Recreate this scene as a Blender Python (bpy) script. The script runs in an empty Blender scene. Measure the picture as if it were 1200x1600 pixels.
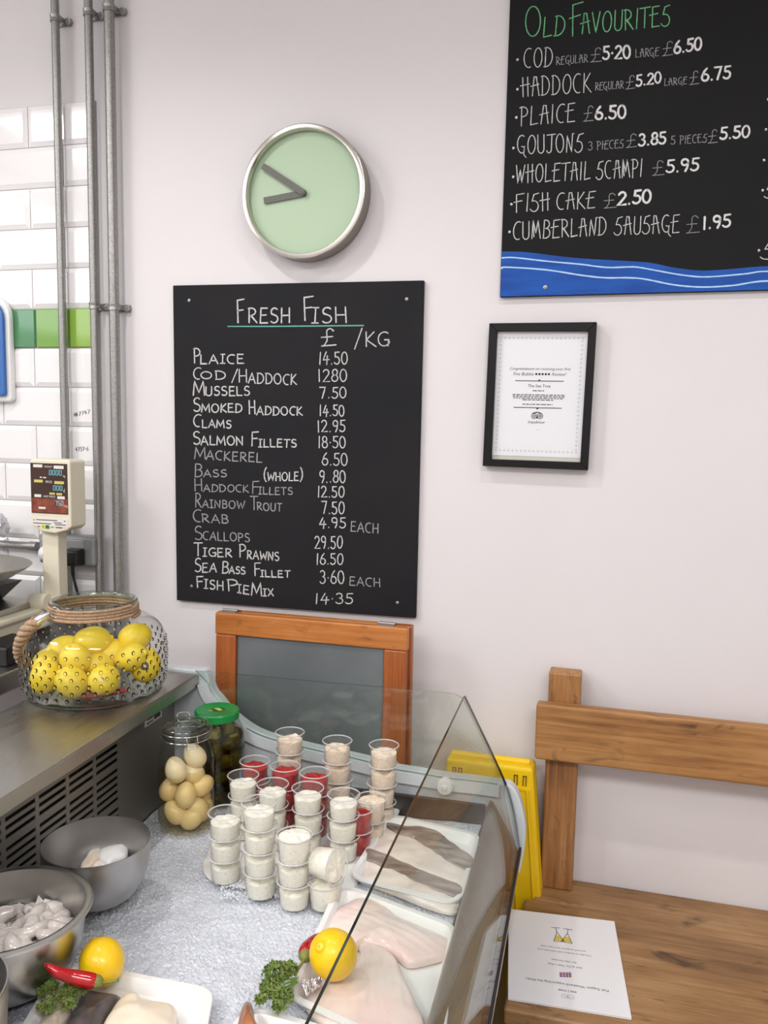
import bpy, bmesh, math, random
from mathutils import Vector, Matrix, noise

random.seed(7)
PI = math.pi
SC = bpy.context.scene
COL = SC.collection

# ------------------------------------------------------------------ camera
YAW, PITCH, ROLL, FPX = 0.26836114178689274, 0.10963307167390741, 0.0179189146400796, 1315.3283199672271
CAM = Vector((0.0, -1.96, 1.55))
_cy, _sy, _cp, _sp = math.cos(YAW), math.sin(YAW), math.cos(PITCH), math.sin(PITCH)
FW = Vector((-_sy * _cp, _cy * _cp, -_sp))
_r0 = Vector((_cy, _sy, 0)); _u0 = _r0.cross(FW)
RT = math.cos(ROLL) * _r0 + math.sin(ROLL) * _u0
UP = -math.sin(ROLL) * _r0 + math.cos(ROLL) * _u0
cd = bpy.data.cameras.new('camera'); cam = bpy.data.objects.new('camera', cd); COL.objects.link(cam)
cd.sensor_fit = 'VERTICAL'; cd.sensor_height = 36.0; cd.sensor_width = 27.0
cd.lens = FPX * 36.0 / 1600.0; cd.clip_start = 0.02
cam.matrix_world = Matrix(((RT.x, UP.x, -FW.x, CAM.x), (RT.y, UP.y, -FW.y, CAM.y), (RT.z, UP.z, -FW.z, CAM.z), (0, 0, 0, 1)))
SC.camera = cam

# ------------------------------------------------------------------ world, light, exposure
w = bpy.data.worlds.new('world'); SC.world = w; w.use_nodes = True
w.node_tree.nodes['Background'].inputs[0].default_value = (0.9, 0.95, 1.0, 1)
w.node_tree.nodes['Background'].inputs[1].default_value = 0.3
SC.view_settings.view_transform = 'Standard'; SC.view_settings.look = 'None'
SC.view_settings.exposure = -0.68; SC.view_settings.gamma = 1.0
SC.view_settings.use_curve_mapping = False
SC.cycles.use_denoising = True
SC.cycles.max_bounces = 14; SC.cycles.transparent_max_bounces = 40
SC.cycles.diffuse_bounces = 5; SC.cycles.glossy_bounces = 5; SC.cycles.transmission_bounces = 10
SC.cycles.caustics_reflective = False; SC.cycles.caustics_refractive = True
SC.cycles.sample_clamp_indirect = 6.0

CEIL = 3.0
def area(name, loc, sx, sy, power, col=(1, 0.99, 0.985), rot=(0, 0, 0)):
    l = bpy.data.lights.new(name, 'AREA'); l.shape = 'RECTANGLE'; l.size = sx; l.size_y = sy
    l.energy = power; l.color = col
    o = bpy.data.objects.new(name, l); COL.objects.link(o); o.location = loc; o.rotation_euler = rot
    return o
def down(name, loc, power, half, blend=.6, rad=.04, col=(1, .985, .965)):
    l = bpy.data.lights.new(name, 'SPOT'); l.energy = power; l.spot_size = math.radians(2 * half); l.spot_blend = blend; l.shadow_soft_size = rad; l.color = col
    o = bpy.data.objects.new(name, l); COL.objects.link(o); o.location = loc; return o
SPOTS = [(-1.25, -1.04, 56, 66), (0.05, -1.04, 32, 66), (1.35, -1.04, 30, 66)]
LAMPS = [(-2.6, -1.9, .6, .6, 48), (0.7, -2.9, 1.2, .6, 84), (-1.2, -3.2, 1.2, .6, 70)]  # the long panels behind the camera are added as fill, out of view
for (lx, ly, pw, hf) in SPOTS: down('downlight_lamp', (lx, ly, CEIL - .03), pw, hf)
for (lx, ly, sx, sy, pw) in LAMPS: area('panel_lamp', (lx, ly, CEIL - 0.075), sx, sy, pw)
area('daylight', (-3.56, -2.5, 2.45), 0.76, 1.75, 30, (0.95, 0.98, 1.0), (0, -PI / 2, 0))

# ------------------------------------------------------------------ pixel helpers (photo pixel -> point on a real plane)
def ray(px, py): return (FW * FPX + RT * (px - 600) - UP * (py - 800)).normalized()
def on(px, py, ax, v):
    d = ray(px, py); return CAM + d * ((v - CAM[ax]) / d[ax])
def onz(px, py, z): return on(px, py, 2, z)
def ony(px, py, y): return on(px, py, 1, y)
def away(P, r):
    d = Vector((P.x - CAM.x, P.y - CAM.y, 0)).normalized(); return Vector((P.x, P.y, P.z)) + d * r
def circ(a, b, c):
    M = Matrix(((2 * (b.x - a.x), 2 * (b.y - a.y)), (2 * (c.x - a.x), 2 * (c.y - a.y))))
    v = Vector((b.x**2 + b.y**2 - a.x**2 - a.y**2, c.x**2 + c.y**2 - a.x**2 - a.y**2))
    o = M.inverted() @ v; return o, math.hypot(o.x - a.x, o.y - a.y)

# ------------------------------------------------------------------ materials
def lin(c):
    if isinstance(c, str): c = tuple(int(c[i:i + 2], 16) for i in (0, 2, 4))
    return tuple(((x / 255) / 12.92 if x / 255 <= .04045 else ((x / 255 + .055) / 1.055) ** 2.4) for x in c[:3]) + (1,)
def mat(name, col, rough=.5, metal=0., var=None, vs=8., vstretch=(1, 1, 1), bump=0., bs=60., coat=0., sss=0., spec=.5, detail=4, rvar=0., emit=None):
    m = bpy.data.materials.new(name); m.use_nodes = True; nt = m.node_tree; b = nt.nodes['Principled BSDF']
    b.inputs['Base Color'].default_value = lin(col); b.inputs['Roughness'].default_value = rough
    b.inputs['Metallic'].default_value = metal; b.inputs['Specular IOR Level'].default_value = spec
    if coat: b.inputs['Coat Weight'].default_value = coat; b.inputs['Coat Roughness'].default_value = .08
    if sss:
        b.inputs['Subsurface Weight'].default_value = sss; b.inputs['Subsurface Radius'].default_value = (.012, .008, .006); b.inputs['Subsurface Scale'].default_value = .6
    if emit: b.inputs['Emission Color'].default_value = lin(col); b.inputs['Emission Strength'].default_value = emit
    if var is not None or bump or rvar:
        tc = nt.nodes.new('ShaderNodeTexCoord'); mp = nt.nodes.new('ShaderNodeMapping'); mp.inputs['Scale'].default_value = vstretch
        nt.links.new(tc.outputs['Object'], mp.inputs[0])
    if var is not None or rvar:
        n = nt.nodes.new('ShaderNodeTexNoise'); n.inputs['Scale'].default_value = vs; n.inputs['Detail'].default_value = detail
        nt.links.new(mp.outputs[0], n.inputs['Vector'])
    if var is not None:
        cs = [col] + (list(var) if isinstance(var, (list, tuple)) and not isinstance(var[0], int) else [var])
        cr = nt.nodes.new('ShaderNodeValToRGB'); e = cr.color_ramp.elements
        lo, hi = .33, .67
        e[0].position = lo; e[0].color = lin(cs[0]); e[1].position = hi; e[1].color = lin(cs[-1])
        for i, c in enumerate(cs[1:-1]):
            x = e.new(lo + (hi - lo) * (i + 1) / (len(cs) - 1)); x.color = lin(c)
        nt.links.new(n.outputs['Fac'], cr.inputs[0]); nt.links.new(cr.outputs[0], b.inputs['Base Color'])
    if rvar:
        mr = nt.nodes.new('ShaderNodeMapRange'); mr.inputs['To Min'].default_value = max(.02, rough - rvar); mr.inputs['To Max'].default_value = rough + rvar
        mr.inputs['From Min'].default_value = .3; mr.inputs['From Max'].default_value = .7
        nt.links.new(n.outputs['Fac'], mr.inputs[0]); nt.links.new(mr.outputs[0], b.inputs['Roughness'])
    if bump:
        n2 = nt.nodes.new('ShaderNodeTexNoise'); n2.inputs['Scale'].default_value = bs; n2.inputs['Detail'].default_value = 3
        bp = nt.nodes.new('ShaderNodeBump'); bp.inputs['Strength'].default_value = bump; bp.inputs['Distance'].default_value = .002
        nt.links.new(mp.outputs[0], n2.inputs['Vector']); nt.links.new(n2.outputs['Fac'], bp.inputs['Height']); nt.links.new(bp.outputs[0], b.inputs['Normal'])
    return m
def clear(name, tint=(255, 255, 255), ior=1.5, rough=.03, mult=1.0, tintmix=0.0, body=None):
    """thin clear sheet: transparent with Fresnel gloss; body = a little milky diffuse"""
    m = bpy.data.materials.new(name); m.use_nodes = True; nt = m.node_tree; nt.nodes.clear()
    out = nt.nodes.new('ShaderNodeOutputMaterial'); tr = nt.nodes.new('ShaderNodeBsdfTransparent'); tr.inputs[0].default_value = lin(tint)
    gl = nt.nodes.new('ShaderNodeBsdfGlossy'); gl.inputs['Roughness'].default_value = rough
    # Schlick reflectance, the same from both sides of the sheet
    ge = nt.nodes.new('ShaderNodeNewGeometry'); dt = nt.nodes.new('ShaderNodeVectorMath'); dt.operation = 'DOT_PRODUCT'
    nt.links.new(ge.outputs['Incoming'], dt.inputs[0]); nt.links.new(ge.outputs['Normal'], dt.inputs[1])
    def mth(op, x, y):
        n = nt.nodes.new('ShaderNodeMath'); n.operation = op
        for i, q in enumerate((x, y)):
            if q is None: continue
            if isinstance(q, (int, float)): n.inputs[i].default_value = q
            else: nt.links.new(q, n.inputs[i])
        return n.outputs[0]
    f0 = ((ior - 1) / (ior + 1)) ** 2
    pw = mth('POWER', mth('SUBTRACT', 1.0, mth('ABSOLUTE', dt.outputs['Value'], None)), 5.0)
    fres = mth('ADD', mth('MULTIPLY', pw, 1 - f0), f0)
    mx = nt.nodes.new('ShaderNodeMixShader')
    ml = nt.nodes.new('ShaderNodeMath'); ml.operation = 'MULTIPLY'; ml.inputs[1].default_value = mult; ml.use_clamp = True
    nt.links.new(fres, ml.inputs[0]); nt.links.new(ml.outputs[0], mx.inputs[0])
    src = tr.outputs[0]
    if body:
        df = nt.nodes.new('ShaderNodeBsdfDiffuse'); df.inputs[0].default_value = lin(body[0]); m2 = nt.nodes.new('ShaderNodeMixShader'); m2.inputs[0].default_value = body[1]
        nt.links.new(tr.outputs[0], m2.inputs[1]); nt.links.new(df.outputs[0], m2.inputs[2]); src = m2.outputs[0]
    nt.links.new(src, mx.inputs[1]); nt.links.new(gl.outputs[0], mx.inputs[2]); nt.links.new(mx.outputs[0], out.inputs[0])
    return m
def wood(name, c1, c2, c3, axis=0, rough=.45, scale=5., blotch=.42, knots=True):
    """c1 dark .. c3 light; fine grain along axis, broad worn blotches, a few knots"""
    m = bpy.data.materials.new(name); m.use_nodes = True; nt = m.node_tree; b = nt.nodes['Principled BSDF']; b.inputs['Roughness'].default_value = rough
    tc = nt.nodes.new('ShaderNodeTexCoord'); L = nt.links.new
    def nz(across, along, sc, det=6, dist=0., rg=.6):
        mp = nt.nodes.new('ShaderNodeMapping'); s_ = [across] * 3; s_[axis] = along; mp.inputs['Scale'].default_value = s_
        n = nt.nodes.new('ShaderNodeTexNoise'); n.inputs['Scale'].default_value = sc; n.inputs['Detail'].default_value = det; n.inputs['Distortion'].default_value = dist; n.inputs['Roughness'].default_value = rg
        L(tc.outputs['Object'], mp.inputs[0]); L(mp.outputs[0], n.inputs['Vector']); return n.outputs['Fac']
    def mixf(fa, fb, k):
        n = nt.nodes.new('ShaderNodeMix'); n.inputs[0].default_value = k; L(fa, n.inputs[2]); L(fb, n.inputs[3]); return n.outputs[0]
    g = nz(22, .9, scale, 8, .4, .7); bl = nz(1.6, .7, 5., 4, .3)
    cr = nt.nodes.new('ShaderNodeValToRGB'); e = cr.color_ramp.elements
    e[0].position = .34; e[0].color = lin(c1); e[1].position = .66; e[1].color = lin(c3); x = e.new(.5); x.color = lin(c2)
    L(mixf(g, bl, blotch), cr.inputs[0]); src = cr.outputs[0]
    if knots:
        kn = nz(3.2, 1.3, 6., 3, .8); r2 = nt.nodes.new('ShaderNodeValToRGB'); r2.color_ramp.elements[0].position = .60; r2.color_ramp.elements[1].position = .74
        L(kn, r2.inputs[0]); mx = nt.nodes.new('ShaderNodeMix'); mx.data_type = 'RGBA'; mx.inputs[7].default_value = lin(tuple(int(v * .5) for v in c1))
        ml = nt.nodes.new('ShaderNodeMath'); ml.operation = 'MULTIPLY'; ml.inputs[1].default_value = .8
        L(r2.outputs[0], ml.inputs[0]); L(ml.outputs[0], mx.inputs[0]); L(src, mx.inputs[6]); src = mx.outputs[2]
    L(src, b.inputs['Base Color'])
    bp = nt.nodes.new('ShaderNodeBump'); bp.inputs['Strength'].default_value = .25; bp.inputs['Distance'].default_value = .0008
    L(g, bp.inputs['Height']); L(bp.outputs[0], b.inputs['Normal'])
    return m

M = {}
M['wall'] = mat('wall_paint', (222, 218, 219), .55, bump=.08, bs=90, var=(220, 215, 216), vs=3)
M['ceiling'] = mat('ceiling_paint', (236, 234, 232), .8)
M['floor'] = mat('floor_vinyl', (150, 142, 135), .5, var=(128, 121, 115), vs=30)
M['tile'] = mat('white_glaze', (240, 238, 238), .06, coat=.3)
M['tile_g1'] = mat('teal_green_glaze', (88, 142, 102), .08); M['tile_g2'] = mat('grass_green_glaze', (122, 166, 78), .08); M['tile_g3'] = mat('lime_green_glaze', (142, 180, 72), .08)
M['grout'] = mat('grout', (196, 190, 188), .9)
M['galv'] = mat('galvanised_steel', (164, 163, 160), .42, .85, var=(146, 145, 142), vs=210, rvar=.06)
M['steel'] = mat('stainless_steel', (180, 176, 168), .33, 1., rvar=.06, vs=5, vstretch=(40, 3, 3), bump=.04, bs=40)
M['steel_dk'] = mat('dull_stainless_steel', (112, 107, 100), .36, 1., rvar=.08, vs=5)
M['steel_polish'] = mat('polished_steel', (196, 193, 189), .2, 1.)
M['brushed_bowl'] = mat('satin_steel', (182, 180, 178), .36, 1.)
M['black'] = mat('black_plastic', (18, 17, 17), .4)
M['dark'] = mat('cavity_shade', (14, 13, 12), .8)  # shade inside the vent, put into the colour
M['clockrim'] = mat('clock_steel', (205, 200, 192), .22, 1., rvar=.05, vs=14)
M['clockface'] = mat('pale_green_card', (176, 199, 168), .5)
M['clockhand'] = mat('grey_hand', (98, 97, 90), .5)
M['board'] = mat('blackboard', (34, 33, 35), .72, var=(28, 28, 31), vs=5, spec=.2)
M['board2'] = mat('blackboard_menu', (24, 24, 25), .7, var=(20, 20, 21), vs=4, spec=.2)
M['chalk'] = mat('chalk', (214, 212, 210), .9, var=(170, 170, 170), vs=420)
M['chalkdim'] = mat('thin_chalk', (168, 168, 168), .9, var=(128, 128, 130), vs=420)
M['chalkgreen'] = mat('green_chalk', (112, 190, 132), .9, var=(88, 160, 108), vs=420)
M['chalkteal'] = mat('teal_chalk', (112, 176, 166), .9, var=(92, 156, 146), vs=420)
M['chalkbold'] = mat('bright_chalk', (228, 227, 226), .9, var=(196, 195, 195), vs=420)
M['blue'] = mat('blue_paint', (20, 84, 172), .5, var=(14, 68, 150), vs=9, vstretch=(1, 1, 6), spec=.25)
M['blue2'] = mat('deep_blue_paint', (20, 66, 142), .45)
M['foam'] = mat('pale_blue_paint', (170, 205, 240), .5)
M['frame'] = mat('black_frame', (12, 11, 12), .45, spec=.25)
M['paper'] = mat('white_paper', (240, 240, 243), .7)
M['ink'] = mat('grey_ink', (78, 78, 82), .8); M['inkl'] = mat('pale_ink', (196, 196, 202), .8); M['inkd'] = mat('dark_ink', (38, 38, 42), .8)
M['inkred'] = mat('red_ink', (186, 60, 56), .8); M['inkyel'] = mat('yellow_ink', (226, 200, 88), .8)
M['glass'] = clear('pane_glass', (251, 254, 252), 1.5, .005, 1.0)
M['glass_edge'] = mat('pane_edge', (24, 36, 32), .1)
M['jar'] = clear('jar_glass', (251, 252, 250), 1.5, .02, 1.1)
M['jar_thick'] = clear('thick_jar_glass', (230, 236, 231), 1.55, .03, 1.8)
M['lens'] = None
M['cup'] = clear('clear_cup_plastic', (253, 253, 253), 1.45, .08, .8, body=((240, 240, 240), .05))
M['cuprim'] = clear('cup_rim_plastic', (246, 246, 246), 1.5, .12, 1.6, body=((246, 246, 246), .42))  # white mixed in stands for the highlight along the clear rim
M['tartare'] = mat('tartare_sauce', (248, 245, 232), .42, var=(240, 235, 217), vs=170, bump=.35, bs=120, sss=.1)
M['pinksauce'] = mat('seafood_sauce', (244, 230, 208), .42, var=(230, 208, 184), vs=150, bump=.4, bs=130, sss=.1)
def specks(m, col, scale=520., thr=.70):
    nt = m.node_tree; b = nt.nodes['Principled BSDF']; src = b.inputs['Base Color'].links[0].from_socket
    tc = nt.nodes.new('ShaderNodeTexCoord'); n = nt.nodes.new('ShaderNodeTexNoise'); n.inputs['Scale'].default_value = scale; n.inputs['Detail'].default_value = 1
    r = nt.nodes.new('ShaderNodeValToRGB'); r.color_ramp.elements[0].position = thr; r.color_ramp.elements[1].position = thr + .03
    mx = nt.nodes.new('ShaderNodeMix'); mx.data_type = 'RGBA'; mx.inputs[7].default_value = lin(col)
    nt.links.new(tc.outputs['Object'], n.inputs['Vector']); nt.links.new(n.outputs['Fac'], r.inputs[0]); nt.links.new(r.outputs[0], mx.inputs[0]); nt.links.new(src, mx.inputs[6]); nt.links.new(mx.outputs[2], b.inputs['Base Color'])
specks(M['tartare'], (150, 156, 112)); specks(M['pinksauce'], (140, 110, 80))
M['redsauce'] = mat('red_sauce', (186, 40, 34), .25, var=(150, 22, 22), vs=90, bump=.3, bs=90)
M['plastic_grey'] = mat('pale_blue_grey_plastic', (206, 213, 216), .38)
M['plastic_white'] = mat('white_plastic', (232, 232, 231), .3)
M['tray'] = mat('white_tray', (236, 235, 233), .28)
M['cream'] = mat('cream_plastic', (226, 219, 196), .45)
M['orangewood'] = wood('varnished_orange_wood', (146, 84, 36), (182, 112, 54), (204, 136, 74), 0, .35, blotch=.45)
M['orangewood_v'] = wood('varnished_red_wood', (128, 66, 28), (160, 86, 40), (178, 104, 54), 2, .35, knots=False)
M['bench'] = wood('worn_pine', (122, 80, 44), (166, 118, 68), (188, 142, 92), 0, .5)
M['bench_seat'] = wood('worn_pine_seat', (108, 76, 46), (148, 110, 70), (178, 140, 98), 0, .5, blotch=.6)
M['bench_v'] = wood('worn_pine_upright', (112, 72, 40), (158, 110, 64), (184, 138, 88), 2, .5)
M['slate'] = mat('grey_slate', (112, 117, 119), .5, var=(90, 95, 98), vs=4)
M['yellow'] = mat('yellow_plastic', (236, 196, 14), .4); M['yellow_dk'] = mat('brown_mark', (120, 80, 20), .6)
M['lemon'] = mat('lemon_peel', (246, 204, 22), .36, var=(240, 190, 14), vs=14, bump=.35, bs=160, coat=.15)
M['lemon_pale'] = mat('pale_lemon_peel', (238, 212, 58), .4, var=(230, 200, 40), vs=14, bump=.35, bs=160)
M['chilli'] = mat('red_chilli', (186, 16, 20), .18, var=(150, 8, 14), vs=30, coat=.4)
M['chilli_stem'] = mat('chilli_stalk', (124, 128, 62), .5)
M['parsley'] = mat('parsley_leaf', (86, 114, 46), .6, var=(128, 142, 72), vs=60); M['parsley_stem'] = mat('parsley_stalk', (92, 122, 54), .6)
M['rope'] = mat('jute_rope', (190, 160, 130), .9, var=(160, 130, 102), vs=220, bump=.6, bs=300)
M['egg'] = mat('pickled_egg', (238, 222, 182), .3, var=(230, 208, 160), vs=18, sss=.15)
M['brine'] = clear('amber_brine', (253, 246, 228), 1.33, .03, .5)
M['gherkin'] = mat('gherkin_skin', (124, 118, 44), .35, var=(84, 74, 30), vs=40, bump=.5, bs=80)
M['gbrine'] = clear('dark_brine', (190, 180, 120), 1.33, .03, .5)
M['greenlid'] = mat('green_lid', (14, 138, 62), .3); M['lidmotif'] = mat('lid_motif_yellow', (200, 214, 90), .4); M['lidmotif2'] = mat('lid_motif_dark', (8, 84, 36), .4)
M['label'] = mat('label_green', (96, 170, 70), .5); M['labelb'] = mat('label_blue', (110, 150, 210), .5)
M['flesh'] = mat('white_fish_flesh', (238, 228, 219), .3, var=(226, 212, 202), vs=22, vstretch=(1, 3, 1), bump=.2, bs=70, sss=.2, coat=.2)
M['flesh2'] = mat('cream_fish_flesh', (240, 228, 208), .3, var=(232, 214, 192), vs=18, bump=.2, bs=60, sss=.2, coat=.2)
M['skin'] = mat('grey_fish_skin', (96, 86, 80), .28, var=(168, 152, 142), vs=16, vstretch=(1, 5, 1), coat=.3)
M['darkskin'] = mat('dark_fish_skin', (74, 68, 68), .3, var=(96, 88, 88), vs=60, coat=.3)
M['skate'] = mat('skate_flesh', (240, 226, 218), .28, var=(234, 204, 199), vs=7, bump=.25, bs=80, sss=.25, coat=.3)
M['smoked'] = mat('smoked_fish', (176, 112, 66), .3, var=(132, 72, 40), vs=24, coat=.3)
M['prawn'] = mat('raw_prawn', (226, 220, 214), .22, var=(204, 194, 188), vs=50, sss=.3, coat=.4)
M['film'] = clear('crumpled_film', (250, 246, 246), 1.5, .1, 1.6, body=((235, 228, 228), .3))
M['screen'] = mat('brown_display', (52, 38, 32), .15, var=(70, 44, 34), vs=12)
M['screen_red'] = mat('red_brown_picture', (150, 78, 56), .25, var=(96, 46, 32), vs=40)
M['seg'] = mat('display_segments', (120, 190, 205), .5, emit=.35)
M['pill'] = mat('white_print', (226, 222, 214), .5); M['pilly'] = mat('yellow_print', (206, 190, 104), .5)
M['dispblue'] = mat('blue_dispenser', (52, 106, 176), .3); M['displb'] = mat('light_blue_window', (138, 190, 228), .2)
M['chrome'] = mat('chrome', (214, 212, 208), .1, 1.)
M['sticker'] = mat('dark_sticker', (66, 60, 92), .4)
def ice_mat():
    m = mat('crushed_ice_grain', (214, 217, 224), .3, var=(200, 204, 212), vs=90, bump=.6, bs=320, spec=.5)
    return m
M['ice'] = ice_mat()
M['crystal'] = mat('ice_crystal', (230, 233, 239), .25, var=(214, 218, 226), vs=200)
def lens_mat():
    m = bpy.data.materials.new('glass_bump'); m.use_nodes = True; nt = m.node_tree; nt.nodes.clear()
    out = nt.nodes.new('ShaderNodeOutputMaterial'); g = nt.nodes.new('ShaderNodeBsdfRefraction'); g.inputs['IOR'].default_value = 1.5; g.inputs['Roughness'].default_value = .02
    nt.links.new(g.outputs[0], out.inputs[0]); return m
M['lens'] = lens_mat()

# ------------------------------------------------------------------ mesh builder
class MB:
    def __init__(s): s.v = []; s.f = []; s.m = []
    def add(s, vs, fs, mi=0):
        o = len(s.v); s.v += [Vector(v) for v in vs]; s.f += [tuple(i + o for i in f) for f in fs]; s.m += [mi] * len(fs); return s
    def box(s, a, b, mi=0):
        (x0, y0, z0), (x1, y1, z1) = [min(p, q) for p, q in zip(a, b)], [max(p, q) for p, q in zip(a, b)]
        return s.add([(x0, y0, z0), (x1, y0, z0), (x1, y1, z0), (x0, y1, z0), (x0, y0, z1), (x1, y0, z1), (x1, y1, z1), (x0, y1, z1)],
                     [(0, 3, 2, 1), (4, 5, 6, 7), (0, 1, 5, 4), (1, 2, 6, 5), (2, 3, 7, 6), (3, 0, 4, 7)], mi)
    def hexa(s, bot, top, mi=0):
        n = len(bot); return s.add(list(bot) + list(top), [tuple(range(n))[::-1], tuple(range(n, 2 * n))] + [(i, (i + 1) % n, n + (i + 1) % n, n + i) for i in range(n)], mi)
    def lathe(s, prof, c=(0, 0, 0), n=40, mi=0, axis='z', cap0=False, cap1=False):
        c = Vector(c); vs = []; fs = []
        for (r, z) in prof:
            for k in range(n):
                a = 2 * PI * k / n; p = (r * math.cos(a), r * math.sin(a), z)
                if axis == 'y': p = (p[0], -p[2], p[1])
                if axis == 'x': p = (p[2], p[0], p[1])
                vs.append(c + Vector(p))
        for i in range(len(prof) - 1):
            for k in range(n):
                q = (k + 1) % n; fs.append((i * n + k, i * n + q, (i + 1) * n + q, (i + 1) * n + k))
        if cap0: fs.append(tuple(range(n))[::-1])
        if cap1: fs.append(tuple((len(prof) - 1) * n + k for k in range(n)))
        return s.add(vs, fs, mi)
    def tube(s, pts, rad, n=10, mi=0, closed=False, caps=True, squash=1.0):
        pts = [Vector(p) for p in pts]; N = len(pts); rs = rad if isinstance(rad, (list, tuple)) else [rad] * N
        t0 = (pts[1] - pts[0]).normalized(); up = Vector((0, 0, 1)) if abs(t0.z) < .9 else Vector((0, 1, 0))
        nrm = (up - t0 * up.dot(t0)).normalized(); vs = []
        for i in range(N):
            a = pts[(i - 1) % N] if (closed or i > 0) else pts[i]; b = pts[(i + 1) % N] if (closed or i < N - 1) else pts[i]
            t = (b - a).normalized(); nrm = (nrm - t * nrm.dot(t)).normalized(); bi = t.cross(nrm)
            for k in range(n):
                an = 2 * PI * k / n; vs.append(pts[i] + (nrm * math.cos(an) * squash + bi * math.sin(an)) * rs[i])
        fs = []
        for i in range(N if closed else N - 1):
            j = (i + 1) % N
            for k in range(n): q = (k + 1) % n; fs.append((i * n + k, i * n + q, j * n + q, j * n + k))
        if caps and not closed: fs += [tuple(range(n))[::-1], tuple((N - 1) * n + k for k in range(n))]
        return s.add(vs, fs, mi)
    def prism(s, poly, d, mi=0, mside=None):
        """poly = list of 3d points (planar), extruded by vector d"""
        n = len(poly); P = [Vector(p) for p in poly]; D = Vector(d)
        s.add(P + [p + D for p in P], [tuple(range(n))[::-1], tuple(range(n, 2 * n))], mi)
        return s.add(P + [p + D for p in P], [(i, (i + 1) % n, n + (i + 1) % n, n + i) for i in range(n)], mi if mside is None else mside)
    def ball(s, c, r, n=16, mi=0, sq=(1, 1, 1), rot=None, dn=0., seed=0):
        c = Vector(c); vs = []; fs = []; h = n // 2
        for i in range(h + 1):
            th = PI * i / h
            for k in range(n):
                ph = 2 * PI * k / n; d = Vector((math.sin(th) * math.cos(ph), math.sin(th) * math.sin(ph), math.cos(th)))
                rr = r * (1 + dn * noise.noise(d * 2.2 + Vector((seed, seed * .7, 0))))
                p = Vector((d.x * sq[0], d.y * sq[1], d.z * sq[2])) * rr
                if rot: p = rot @ p
                vs.append(c + p)
        for i in range(h):
            for k in range(n): q = (k + 1) % n; fs.append((i * n + k, (i + 1) * n + k, (i + 1) * n + q, i * n + q))
        return s.add(vs, fs, mi)
    def build(s, name, ms, parent=None, origin=None, smooth=None, bevel=0., seg=2, sub=0, recalc=True, weld=True):
        o0 = Vector(origin) if origin is not None else (Vector(parent.location) if (parent is not None) else None)
        if parent is not None and origin is None and parent.parent is not None: o0 = Vector(parent.parent.location) + Vector(parent.location)
        if o0 is None:
            o0 = Vector((sum(v.x for v in s.v) / len(s.v), sum(v.y for v in s.v) / len(s.v), min(v.z for v in s.v)))
        me = bpy.data.meshes.new(name); me.from_pydata([v - o0 for v in s.v], [], s.f)
        if not isinstance(ms, (list, tuple)): ms = [ms]
        for m in ms: me.materials.append(m)
        me.polygons.foreach_set('material_index', s.m)
        bm = bmesh.new(); bm.from_mesh(me)
        if weld: bmesh.ops.remove_doubles(bm, verts=bm.verts, dist=1e-6)
        if recalc: bmesh.ops.recalc_face_normals(bm, faces=bm.faces)
        bm.to_mesh(me); bm.free()
        if smooth is not None:
            me.polygons.foreach_set('use_smooth', [True] * len(me.polygons)); me.set_sharp_from_angle(angle=math.radians(smooth))
        o = bpy.data.objects.new(name, me); COL.objects.link(o)
        if parent is not None: o.parent = parent
        else: o.location = o0
        if bevel:
            b = o.modifiers.new('bevel', 'BEVEL'); b.width = bevel; b.segments = seg; b.limit_method = 'ANGLE'; b.angle_limit = math.radians(40)
        if sub:
            b = o.modifiers.new('subdivision', 'SUBSURF'); b.levels = sub; b.render_levels = sub
        return o
def thing(name, label, cat, loc=(0, 0, 0), group=None):
    o = bpy.data.objects.new(name, None); COL.objects.link(o); o.location = loc; o.empty_display_size = .05
    return tag(o, label, cat, group)
def tag(o, label, cat, group=None, kind=None):
    o['label'] = label; o['category'] = cat
    if group: o['group'] = group
    if kind: o['kind'] = kind
    return o
def struct(o): o['kind'] = 'structure'; return o
def crom(pts, per=8, closed=False):
    P = [Vector(p) for p in pts]; N = len(P); out = []
    for i in range(N if closed else N - 1):
        g = (lambda j: P[j % N]) if closed else (lambda j: P[max(0, min(N - 1, j))])
        p0, p1, p2, p3 = g(i - 1), g(i), g(i + 1), g(i + 2)
        for k in range(per):
            t = k / per
            out.append(.5 * ((2 * p1) + (p2 - p0) * t + (2 * p0 - 5 * p1 + 4 * p2 - p3) * t * t + (3 * p1 - p0 - 3 * p2 + p3) * t ** 3))
    if not closed: out.append(P[-1])
    return out
def copy_tree(o, parent=None, loc=None):
    c = o.copy(); COL.objects.link(c)
    if parent is not None: c.parent = parent
    if loc is not None: c.location = loc
    for ch in list(o.children): copy_tree(ch, c)
    return c

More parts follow.
